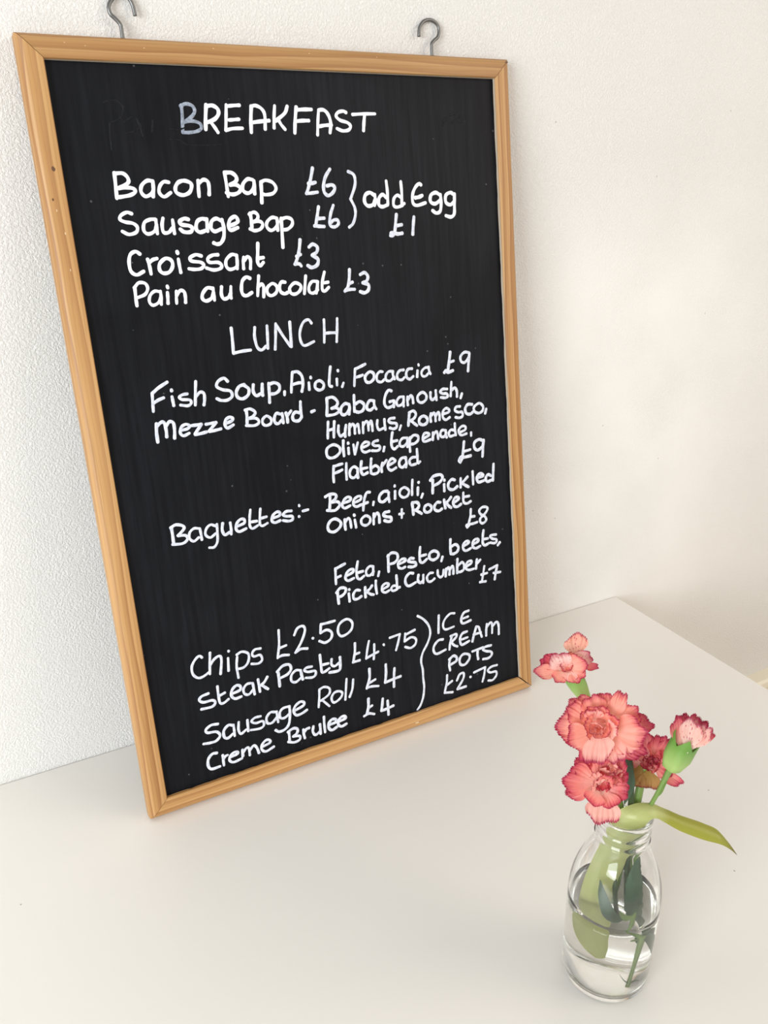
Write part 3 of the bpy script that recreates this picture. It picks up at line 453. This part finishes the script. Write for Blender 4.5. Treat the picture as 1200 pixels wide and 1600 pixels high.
CREAM|25|white|2890,793 2837,796 2786,751 2782,697 2815,666 2912,682;2986,793 2966,733 2953,671;2974,802 3035,807 3039,779 2976,736;2982,734 3009,699 3044,678;3162,800 3107,793 3079,746 3093,681 3180,696;3097,735 3164,739;3268,816 3239,746 3216,680;3268,822 3298,808 3313,748 3327,700;3233,748 3319,747;3392,816 3382,752 3379,697;3391,783 3437,821 3454,789 3449,706;3459,776 3506,808 3529,769 3527,673
POTS|26|white|2952,571 2939,520 2946,456;2942,569 2990,594 3025,573 3022,534 2960,514;3123,578 3171,553 3168,509 3116,468 3067,482 3059,535 3086,572 3123,578;3209,578 3335,585;3272,580 3266,531 3272,479;3429,581 3360,584 3333,563 3370,536 3425,514 3430,479 3390,456 3327,463
price|25|white|2908,417 2899,341 2868,244;2904,318 2960,340;2868,244 2958,222;3014,329 3048,381 3092,385 3088,329 3014,238;3014,236 3113,236;3168,322 3174,317;3214,354 3347,372;3347,372 3330,291 3307,229;3487,353 3422,355 3376,329 3406,297 3470,289 3474,247 3427,209 3376,219
ghost|19|ghost|502,5410 548,5427 598,5421 631,5381 599,5315 524,5282;524,5282 516,5216 510,5110;621,5291 678,5320 712,5309 729,5251;627,5217 672,5226 720,5251;733,5276 734,5226 739,5201;822,5302 806,5227;936,5249 991,5241 1039,5254;926,5177 991,5177 1042,5143 1135,5139 1299,5142
ghost|24|ghost|3292,5373 3336,5384 3359,5345 3306,5315;3399,5375 3370,5325 3447,5326;3437,5375 3434,5291;3219,5323 3259,5353 3217,5294'''
SAY = {'REAKFAST': 'heading letters REAKFAST after the grey B', 'price': 'price', 'bracket': 'curly bracket', 'dash': 'dash', 'plus': 'plus sign'}
def lettering(line):
    word, wd, kind, strokes = line.split('|'); half = float(wd)*.5e-4
    if kind == 'ghost': half *= .7
    V, F = [], []; rs = random.Random(len(strokes))
    prof2 = [(-1, 0), (-.8, .55), (-.3, .95), (.3, .95), (.8, .55), (1, 0)]
    lvl = 0
    for s in strokes.split(';'):
        P = [tuple(float(q)*1e-4 for q in p.split(',')) for p in s.split()]
        c = spline(P, 5 if len(P) > 2 else 4)
        # drop repeats, then round both ends
        pts = [c[0]]
        for q in c[1:]:
            if (q-pts[-1]).length > 1e-5: pts.append(q)
        lvl += 1; h = .00022+.000012*(lvl % 9); b0 = len(V); rings = 0
        n = len(pts); ra = rs.uniform(.92, 1.08)
        closed = (pts[0]-pts[-1]).length < 2e-4
        def ring(p, t, r):
            nonlocal rings
            nx, ny = -t[1], t[0]
            for u, z in prof2: V.append((p[0]+nx*u*r, p[1]+ny*u*r, -REC+z*h*(r/half)+.00002))
            rings += 1
        for i, q in enumerate(pts):
            t = (pts[min(i+1, n-1)]-pts[max(i-1, 0)]).normalized()
            r = half*ra*(1+.07*math.sin(i*.9+lvl))
            if i == 0:
                for a in (.99, .8, .45): ring(q-t*half*a*.9, t, r*math.sqrt(1-a*a))
            ring(q, t, r)
            if i == n-1:
                for a in (.45, .8, .99): ring(q+t*half*a*.9, t, r*math.sqrt(1-a*a))
        m_ = len(prof2)
        for i in range(rings-1):
            for j in range(m_-1): F.append((b0+i*m_+j+1, b0+i*m_+j, b0+(i+1)*m_+j, b0+(i+1)*m_+j+1))
    if kind == 'white' and word in ('REAKFAST', 'Bacon', 'Bap', 'Sausage', 'Croissant', 'Pain', 'au', 'Chocolat', 'add', 'Egg') and min(float(s.split(',')[1].split()[0]) for s in strokes.split(';')) > 3500: kind = 'bright'
    o = mk('lettering', V, F, INK[kind], panel)
    if kind == 'ghost': o['label'] = 'faint wiped trace of old lettering'
    elif kind == 'grey': o['label'] = 'thin blue-grey capital B of the heading'
    else: o['label'] = 'white painted ' + (SAY[word] if word in SAY else 'word ' + word)
for line in LETTERS.strip().splitlines(): lettering(line)

# ---------------------------------------------------------------- bottle, water
BO = Vector((.4677, -.3858, 0))
MV = Matrix.Translation(BO) @ Matrix.Rotation(-YAW, 4, 'Z')     # x to the right, y away, as one stands before the table
MG = MV @ Matrix.Translation((-.0013, -.0018, 0))
mm = lambda pr: [(r/1000, z/1000) for r, z in pr]
outer = [(0, 1.2), (16, 1.1), (21, .6), (23.0, .15), (24.8, .3), (26.4, 1.4), (27.5, 3.6), (28.1, 8), (28.3, 20), (28.6, 40), (28.9, 58), (28.8, 68), (28.4, 76), (27.3, 83), (25.4, 90), (22.8, 97),
         (20.0, 103.5), (17.8, 109), (16.5, 113), (16.1, 115), (16.3, 115.8), (16.9, 116.5), (17.1, 117.3), (16.8, 118.1), (16.1, 118.9), (15.9, 120), (16.0, 122), (16.5, 122.7), (16.7, 123.5), (16.5, 124.3),
         (15.9, 125), (15.8, 127), (15.9, 129.5), (16.4, 130.4), (16.8, 131.6), (16.9, 132.8), (16.6, 133.9), (15.9, 134.6)]
inner = [(15.2, 134.6), (14.7, 134.0), (14.5, 132.5), (14.5, 116), (15.0, 113), (16.5, 108.6), (18.9, 103), (21.7, 96.5), (24.2, 89.7), (26.0, 82.8), (27.0, 76), (27.4, 68), (27.5, 58), (27.2, 40), (26.9, 20), (26.6, 9), (25.8, 6.3), (24.2, 4.6), (21, 3.7), (14, 3.4), (0, 3.6)]
bt = thing('glass_bottle', 'small clear glass bottle with ringed neck standing on the white table', 'bottle', MG)
gl = lathe('bottle_glass', mm(outer+inner), GLASS, bt, 96)
gl.data.materials.append(GBASE)             # the stippled underside a bottle stands on
for pg in gl.data.polygons:
    if pg.center.z < .0021: pg.material_index = 1
WZ = 67.0
wp = [(0, WZ), (24, WZ), (26.9, WZ+.05), (27.3, WZ+.2), (27.52, WZ+.5), (27.62, 58), (27.32, 40), (27.02, 20), (26.72, 9), (25.9, 6.2), (24.25, 4.5), (21, 3.6), (14, 3.3), (0, 3.5)]
wat = thing('water', 'clear water filling the lower half of the small glass bottle', 'water', obj=lathe('water', mm(wp), WATER, None, 96))
wat.matrix_world = MG

# ---------------------------------------------------------------- flowers (millimetres in the bottle's own axes)
def fr(A, ref=(1, 0, 0)):
    A = Vector(A).normalized(); e1 = Vector(ref); e1 = (e1-A*e1.dot(A)).normalized(); return A, e1, A.cross(e1)
def smooth01(x, a, b): x = max(0, min(1, (x-a)/(b-a))); return x*x*(3-2*x)
def petal(parent, c, A, az, th0, th1, L, W, mt, seed=0, cup=.15, ruf=.08, teeth=15, start=0.0, roll=0, name='petal', depth=.085, nu=45, nv=11):
    """a fan-shaped petal: claw at c, tilt from axis A goes th0 to th1 along its length; toothed wavy edge"""
    rs = random.Random(seed*131+7); A, e1, e2 = fr(A)
    rad = e1*math.cos(math.radians(az))+e2*math.sin(math.radians(az)); tan = A.cross(rad)
    if roll:
        R = Matrix.Rotation(math.radians(roll), 3, rad); tan = R @ tan
    ph = [rs.uniform(0, 6.28) for _ in range(6)]; k1 = rs.uniform(2.0, 3.2); skew = rs.uniform(-.12, .12)
    tooth = [rs.uniform(.35, 1.0) for _ in range(teeth+2)]
    # centre line
    S = 24; cl = [(Vector(c)+rad*start, None)]; pos = Vector(c)+rad*start; line = []
    for i in range(S+1):
        v = i/S; th = math.radians(th0+(th1-th0)*v**1.2)
        d = rad*math.sin(th)+A*math.cos(th); nn = tan.cross(d)
        line.append((pos.copy(), d, nn)); pos = pos+d*(L*1.25/S)
    V, F, uv = [], [], []
    for j in range(nv+1):
        v = j/nv
        for i in range(nu+1):
            u = -1+2*i/nu
            tt = (u*.5+.5)*teeth; ti = int(tt); tf = tt-ti
            tooth_d = abs(tf-.5)*2*tooth[ti]
            vv = v*(1-.24*abs(u)**2.4-skew*u-depth*tooth_d*v**3+.05*math.sin(u*k1*2+ph[0])*v)
            s = min(max(vv/1.25*S, 0), S-1e-6); si = int(s); sf = s-si
            p0, d0, n0 = line[si]; p1, d1, n1 = line[si+1]
            p = p0.lerp(p1, sf); nn = n0.lerp(n1, sf)
            wd = W/2*(.20+.80*smooth01(v, .05, .80))*(1-.05*smooth01(v, .85, 1))
            off = cup*W*(u*u)*smooth01(v, .1, .7) + ruf*W*v*v*(math.sin(u*math.pi*k1+ph[1])+.45*math.sin(u*math.pi*k1*2.3+ph[2]))*.7 + .03*W*v**3*math.sin(u*21+ph[3])
            q = p+tan*(u*wd)-nn*off
            V.append(q/1000); uv.append((u*.5+.5, v))
    for j in range(nv):
        for i in range(nu):
            a = j*(nu+1)+i; F.append((a, a+1, a+nu+2, a+nu+1))
    return mk(name, V, F, mt, parent, uv)
def calyx(parent, c0, c1, r0, r1, r2, teeth=5, tl=4.5, mt=CALYX):
    """green tube from c0 to c1 with pointed teeth"""
    c0, c1 = Vector(c0), Vector(c1); A, e1, e2 = fr(c1-c0); L = (c1-c0).length; n = 40; V, F, uv = [], [], []
    lev = [(-.0, .25), (.02, .7), (.08, 1.0), (.25, None), (.5, None), (.75, None), (1, None)]
    rr = []
    for t_, k in lev:
        base = r0+(r1-r0)*smooth01(t_, 0, .55)+(r2-r1)*smooth01(t_, .5, 1)
        rr.append((t_, base*(k if k else 1)))
    rows = [(t_, r, 0) for t_, r in rr]+[(1, r2*1.02, .5), (1, r2*1.04, 1.0)]
    for t_, r, tw in rows:
        for i in range(n):
            an = 2*math.pi*i/n; saw = 1-abs(((i*teeth/n) % 1)-.5)*2
            up = tl*tw*saw**1.1
            V.append((c0+A*(L*t_+up)+(e1*math.cos(an)+e2*math.sin(an))*(r*(1+.035*math.cos(an*teeth+math.pi))))/1000); uv.append((i/n*2, (L*t_+up)/40))
    R = len(rows)
    for j in range(R-1):
        for i in range(n): F.append((j*n+i, j*n+(i+1) % n, (j+1)*n+(i+1) % n, (j+1)*n+i))
    F.append(tuple(range(n-1, -1, -1)))
    return mk('calyx', V, F, mt, parent, uv)
def stem(parent, P, r, mt=STEM, name='stem'):
    return tube(name, [tuple(q/1000 for q in p) for p in P], [x/1000 for x in r] if isinstance(r, list) else r/1000, mt, parent, 10, 6)
def blade(parent, P, Wd, dirs, mt, name='leaf', fold=.25, n=8, nu=10, jag=0.0):
    """leaf ribbon: centre points P, full widths, width directions"""
    pts = spline([tuple(p)+(w_,)+tuple(d) for p, w_, d in zip(P, Wd, dirs)], n); V, F, uv = [], [], []; rs = random.Random(len(P)); dist = 0
    for i, q in enumerate(pts):
        c = Vector(q[:3]); t = (Vector(pts[min(i+1, len(pts)-1)][:3])-Vector(pts[max(i-1, 0)][:3])).normalized()
        d = Vector(q[4:7]); d = (d-t*d.dot(t)).normalized(); nn = t.cross(d)
        if i: dist += (c-Vector(pts[i-1][:3])).length
        wv = max(q[3], .1)*(1+jag*rs.uniform(-1, 1))
        for k in range(nu+1):
            u = -1+2*k/nu
            V.append((c+d*(u*wv/2)+nn*(fold*wv*(u*u-.3)))/1000); uv.append((u*.5+.5, dist/40))
    for i in range(len(pts)-1):
        for k in range(nu):
            a = i*(nu+1)+k; F.append((a, a+1, a+nu+2, a+nu+1))
    return mk(name, V, F, mt, parent, uv)
GRP = 'pink carnations in the bottle'
def flower(label): return thing('carnation', label, 'carnation', MV, GRP)

VIEW = Vector((-.28, -.77, .57)).normalized()
def bloom(f, C, A, petals, seed):
    """petals: (azimuth, length, width, (right, up, out) offset of the claw, tilt at claw, tilt at tip, material, cup, ruffle)"""
    A, e1, e2 = fr(A)
    for i, (az, L, W, of, t0, t1, mt, cu, ru) in enumerate(petals):
        c = Vector(C)+e1*of[0]+e2*of[1]+A*of[2]
        petal(f, c, A, az, t0, t1, L, W, mt, seed+i, cu, ru)
def crumple(n, seed, box_, L, W, mats, t=(15, 60)):
    """n small folded inner petals scattered over box_ = (x0, x1, y0, y1, z0, z1)"""
    rs = random.Random(seed); out = []
    for i in range(n):
        out.append((rs.uniform(0, 360), rs.uniform(*L), rs.uniform(*W), (rs.uniform(box_[0], box_[1]), rs.uniform(box_[2], box_[3]), rs.uniform(box_[4], box_[5])), rs.uniform(t[0], t[0]+15), rs.uniform(t[1]-20, t[1]), rs.choice(mats), rs.uniform(.15, .4), rs.uniform(.10, .2)))
    return out

# main bloom, facing the front
f = flower('largest pink carnation, fully open in the middle of the bunch')
C = (-28.1, -16, 206.3)
bloom(f, C, VIEW, [
 (176, 22, 21, (-2, 1, -3), 70, 92, PET, .08, .05), (192, 17, 16, (-2, -2, 1), 55, 92, PET, .10, .04), (150, 17, 14, (-3, 4, -2), 62, 86, PET, .10, .06), (132, 17, 15, (-2, 6, -4), 66, 88, PET, .10, .07),
 (104, 15, 15, (0, 6, -2), 55, 80, PET, .12, .07), (64, 21, 10, (7, 5, -1), 52, 74, PET, .08, .08), (86, 15, 12, (4, 7, -3), 60, 80, PET, .1, .09),
 (28, 17, 14, (9, 4, -2), 60, 82, PET, .10, .06), (0, 23, 19, (5, -1, 0), 58, 86, PET, .10, .05), (8, 18, 12, (12, 2, -5), 74, 92, PETD, .1, .06), (-34, 16, 14, (7, -3, 1), 60, 92, PETL, .12, .06),
 (-28, 22, 13, (5, -4, -6), 78, 96, PETD, .1, .05), (264, 22, 17, (1, 1, 3), 50, 96, PETL, .08, .06), (286, 19, 14, (5, -1, 0), 58, 94, PETL, .12, .06), (240, 17, 9, (-2, -4, -6), 75, 92, PETD, .1, .05),
 (270, 14, 15, (1, 9, -2), 84, 88, PETL, .04, .04), (90, 12, 14, (1, -3, -2), 80, 86, PET, .04, .04), (175, 11, 14, (-3, 1, 1), 10, 46, PET, .14, .05), (100, 11, 13, (-2, 5, 1), 24, 56, PETL, .14, .08), (130, 10, 12, (-2, 6, 2), 34, 66, PET, .16, .10), (70, 11, 11, (2, 6, 2), 30, 60, PET, .16, .10), (40, 12, 12, (5, 3, 1), 24, 56, PET, .16, .08), (8, 10, 11, (6, 0, 3), 20, 50, PETL, .18, .08), (110, 8, 10, (3, 8, 2), 30, 62, PETL, .2, .1),
 (150, 8, 10, (0, 1, 4), 4, 22, PETL, .34, .05), (30, 8, 10, (1, 1, 4), 8, 26, PETL, .34, .05), (270, 8, 10, (0, 0, 4), 12, 40, PETL, .30, .05), (215, 9, 10, (-1, 0, 3), 14, 46, PETL, .24, .05), (330, 9, 10, (3, 0, 2), 16, 50, PET, .2, .06), (80, 7, 7, (0, 1, 4), 2, 12, PETL, .34, .05), (240, 6, 7, (0, 1, 4), 2, 14, PET, .34, .05)], 1)
Cv = Vector(C); q0 = Cv-VIEW*6; q1 = Cv-VIEW*15+Vector((6, 2, -14))
calyx(f, q1, q0, 2.6, 4.6, 5.0, tl=1.5)
stem(f, [tuple(q1+(q0-q1)*.05), (-5, 3.5, 176), (-.5, 3, 166), (1.8, 2.5, 150), (3.0, 2, 132), (4, 0, 105), (6, -2, 75), (8, -4, 47)], 1.7, DSTEM)
blade(f, [(-6.5, -1, 177), (-4.2, -3.5, 167), (-2.6, -4, 157.5), (-2.4, -3, 148), (-2.6, -1.5, 139)], [2.5, 6.0, 7.2, 4.8, .3], [(1, .3, 0)]*5, DLEAF, fold=.28)

# small open flower at the top of the bunch
f = flower('topmost pink carnation, few spread petals above a long green calyx')
C = (-41.5, 13, 230.7)
bloom(f, C, VIEW, [
 (84, 16, 14, (4.5, 3, -4), 62, 80, PETS, .06, .05), (116, 14, 14, (-1, -4, 2), 42, 74, PETC, .14, .05), (150, 13, 11, (-3, -2, -1), 60, 86, PETD, .14, .07), (166, 14, 10, (-3, -2, -2), 66, 90, PETD, .14, .07),
 (181, 17, 9, (-3, -4.5, 0), 66, 90, PET, .34, .04), (275, 8, 9, (1, -3.5, 3), 55, 98, PETL, .12, .06), (14, 14, 12, (0, -2.5, 3), 48, 82, PET, .14, .07), (28, 13, 10, (3, 0, -1), 60, 86, PETC, .12, .07),
 (-8, 11, 5, (7, -1, -3), 70, 92, PETD, .1, .05), (312, 11, 12, (2, -2.5, 2), 50, 92, PET, .14, .06), (235, 9, 9, (-2, -4, 1), 56, 92, PET, .14, .05), (300, 7, 9, (0, -1, 1), 20, 55, PET, .2, .06), (200, 7, 9, (0, -1, 1), 20, 60, PETC, .2, .06), (20, 7, 8, (0, -1, 0), 15, 50, PETD, .2, .06), (70, 10, 12, (1, 0, 0), 30, 62, PETS, .12, .09)], 40)
calyx(f, (-28.4, 11, 206.0), (-38.5, 15.0, 224.0), 3.2, 5.2, 6.2, tl=2)
stem(f, [(-28.7, 10, 206.5), (-22, 10, 188), (-13, 8, 164), (-4, 6, 140), (2, 4, 110), (3, 5, 80), (1, 6, 42)], 1.8)

# lower left flower, hanging towards the viewer
f = flower('lower left pink carnation, tilted over the rim of the bottle')
C = (-21.5, -14, 162.8+2.5)
bloom(f, C, VIEW, [
 (166, 21, 19, (-2, 1, 0), 60, 88, PETR, .08, .05), (190, 19, 14, (-3, 0, -2), 66, 90, PETR, .10, .06), (128, 19, 16, (-2, 2, -1), 60, 86, PETR, .1, .07), (98, 19, 16, (0, 3, -2), 58, 84, PETD, .1, .08),
 (58, 20, 15, (2, 3, -2), 60, 84, PETD, .1, .08), (22, 14, 16, (3, 1, -1), 60, 86, PETD, .1, .08), (-22, 13, 14, (3, -1, 0), 62, 90, PETD, .1, .07), (240, 10, 13, (-2, -3, 2), 45, 92, PETR, .12, .07), (290, 11, 12, (2, -3, 1), 50, 92, PETR, .12, .07),
 (264, 20, 20, (1, -2.5, -1), 66, 96, PETL, .07, .05), (270, 13, 15, (1, 8, -2.5), 84, 88, PETR, .04, .04), (70, 14, 15, (-1, -3, -2.5), 80, 86, PETD, .04, .04)]
 + [(a_, 8, 10, (1, 1, -1), 14, 55, PETD, .2, .1) for a_ in (20, 140, 260)] + crumple(11, 21, (-3, 9, -1, 12, -1, 4), (6, 10), (7, 11), [PETD, PETR, PETL, PETL]), 80)
calyx(f, (-11, 0, 155), (-17.5, -7.5, 163), 2.4, 4.4, 5.0, tl=1.5)
stem(f, [(-11.3, -.4, 155.4), (-8.5, 1, 147), (-7, 0, 132), (-6, -3, 105), (-3, -8, 75), (-1, -14, 52)], 1.6, DSTEM)
blade(f, [(-1, -15, 52), (-5, -17, 60), (-10, -17.5, 71), (-13.5, -16, 82), (-15.3, -14, 92)], [7, 9, 7.5, 5, .4], [(1, 0, .45)]*5, DLEAF, fold=.12)

# right flower, behind the others
f = flower('right-hand pink carnation half hidden behind the largest bloom, its lower petals browned')
C = (13.5, 12, 160.6)
bloom(f, C, VIEW, [
 (70, 18, 12, (3, 1, -1), 58, 80, PETD, .1, .09), (44, 18, 12, (4, 1, -1), 60, 84, PETD, .1, .09), (100, 17, 14, (1, 2, -2), 58, 82, PETD, .1, .1), (140, 17, 15, (-2, 2, -2), 60, 86, PETD, .1, .08), (172, 15, 14, (-3, 0, -1), 60, 88, PETD, .1, .08),
 (4, 12, 14, (3, -1, 1), 55, 86, PETD, .14, .1), (-16, 14, 12, (2, -2, 0), 60, 90, PETR, .14, .09), (236, 14, 13, (-4, -3, 0), 55, 98, PETW, .12, .07), (268, 13, 13, (0, -4, 0), 58, 98, PETW, .12, .08), (215, 12, 12, (-5, -2, -1), 60, 96, PETW, .12, .07),
 (327, 19, 8, (3, -3.5, -2), 72, 94, PETR, .14, .05)]
 + [(a_, 8, 10, (0, -1, -1), 14, 58, PETD, .2, .1) for a_ in (30, 110, 190, 270)] + crumple(8, 31, (-4, 6, -3, 6, 0, 3), (7, 10), (8, 12), [PETD, PETR, PETD]), 120)
calyx(f, (9.2, 9, 145.0), (12.2, 14.0, 156.0), 2.8, 3.8, 4.4, tl=1.5)
stem(f, [(9.2, 8, 147), (8.4, 6.5, 141), (7, 5, 125), (6, 3, 100), (9, -2, 70), (11, -4, 48)], [2.4, 2.5, 2.5, 2.2, 2.0, 1.8])
blade(f, [(13, -8, 42), (11, -8, 56), (9.5, -8, 74), (8.5, -7, 90), (9.5, -6, 104)], [8, 12, 12, 8, .6], [(1, .1, 0)]*5, DLEAF, fold=.12, jag=.10)

# closed bud on the right
f = flower('half-open pink carnation bud in a green calyx, on its own stem at the right')
C0, C1 = Vector((20.4, -5, 169.5)), Vector((25.6, -6, 189.0)); C = (26.0, -6, 190.0)
Ab = (C1-C0).normalized()
calyx(f, C0, C1, 5.4, 8.0, 7.9, tl=8.0)
bloom(f, C, VIEW, [
 (72, 20, 13, (-.5, -6, 5.5), 80, 92, PETP, .16, .03), (46, 19, 10, (1.0, -5, 4), 82, 92, PETP, .16, .03), (96, 19, 10, (-2.0, -5, 2.5), 84, 88, PETR, .16, .03), (68, 22, 14, (0, -6, -1), 88, 88, PETR, .14, .04),
 (40, 18, 8, (1.8, -4.5, .5), 86, 92, PETR, .16, .04), (82, 21, 12, (-1, -5, -4), 92, 90, PETD, -.12, .03), (56, 21, 12, (1, -5, -4), 92, 90, PETD, -.12, .03), (62, 20, 12, (.5, -6, 3), 84, 88, PETP, .16, .04)], 160)
stem(f, [tuple(C0+Ab*1), (18.4, -4, 160), (16.7, -3, 151.5), (14.0, -1, 139), (11, 0, 128), (10, 2, 105), (11, 0, 84), (12.5, -5, 62), (11, -8, 44), (9, -12, 24), (7.0, -16, 8)], [2.0, 1.7, 1.4, 1.3, 1.3, 1.3, 1.4, 1.6, 1.7, 1.1, 1.4])
blade(f, [(18.9, -5, 161), (17.2, -4.4, 153), (16.0, -3.6, 147)], [2.8, 3.4, .4], [(.5, -.8, .2)]*3, STEM, fold=.2)
blade(f, [(7.4, -15.7, 11), (4.5, -16.5, 15), (1.5, -16.5, 21)], [1.6, 1.3, .3], [(0, 1, .4)]*3, DLEAF, fold=.2)
blade(f, [(7.6, -15.7, 10.5), (10.5, -16.3, 13), (13.5, -16.3, 11.5)], [1.8, 1.6, .3], [(0, 1, .4)]*3, DLEAF, fold=.2)
blade(f, [(11.2, -8, 48), (15, -8.5, 44), (17.5, -8, 36), (18.5, -7.5, 25)], [3, 5.5, 5, .5], [(1, .3, .4)]*4, DLEAF, fold=.15)
blade(f, [(11.2, -8, 47), (7, -10, 47), (2, -10.5, 52), (-2, -10, 60)], [3.4, 4.5, 4.5, 2], [(.2, .3, 1)]*4, STEM, fold=.15)

# broad pale leaf: stands in the water, rises through the neck and droops over the rim
P = [(-6, -9, 27), (-9, -9, 34), (-12.5, -8.5, 45), (-14, -8, 57), (-14.0, -8, 69), (-12.2, -8, 83), (-9.0, -8, 97), (-5.5, -7.0, 110), (-3.0, -6.5, 121), (-1, -7, 129), (3, -7.5, 135), (9, -6, 138.5), (16, -4, 137.5), (24, -4, 133), (32, -5, 128.8), (40, -5.5, 125.5), (48, -6, 122.4), (57, -6, 118.3), (64, -6, 111.5), (70, -6, 103.7)]
Wd = [5, 13, 19, 20, 20, 20, 19.5, 18, 17.5, 17.5, 15, 11.5, 9.5, 9, 9.5, 10, 10, 8.5, 4.5, .4]
D = [(1, -.1, -.1)]*8+[(1, -.2, -.2), (1, -.4, -.4), (.9, -.7, -.6), (.6, -.8, -.5), (.35, -.85, -.5), (.25, -.8, -.6)]+[(.2, -.78, -.62)]*6
lf = blade(None, P, Wd, D, PLEAF, 'broad_leaf', fold=.20, n=8, nu=12)
lf.matrix_world = MV
thing('', 'broad pale yellow-green leaf folded over the bottle rim, tip drooping to the right', 'leaf', obj=lf)
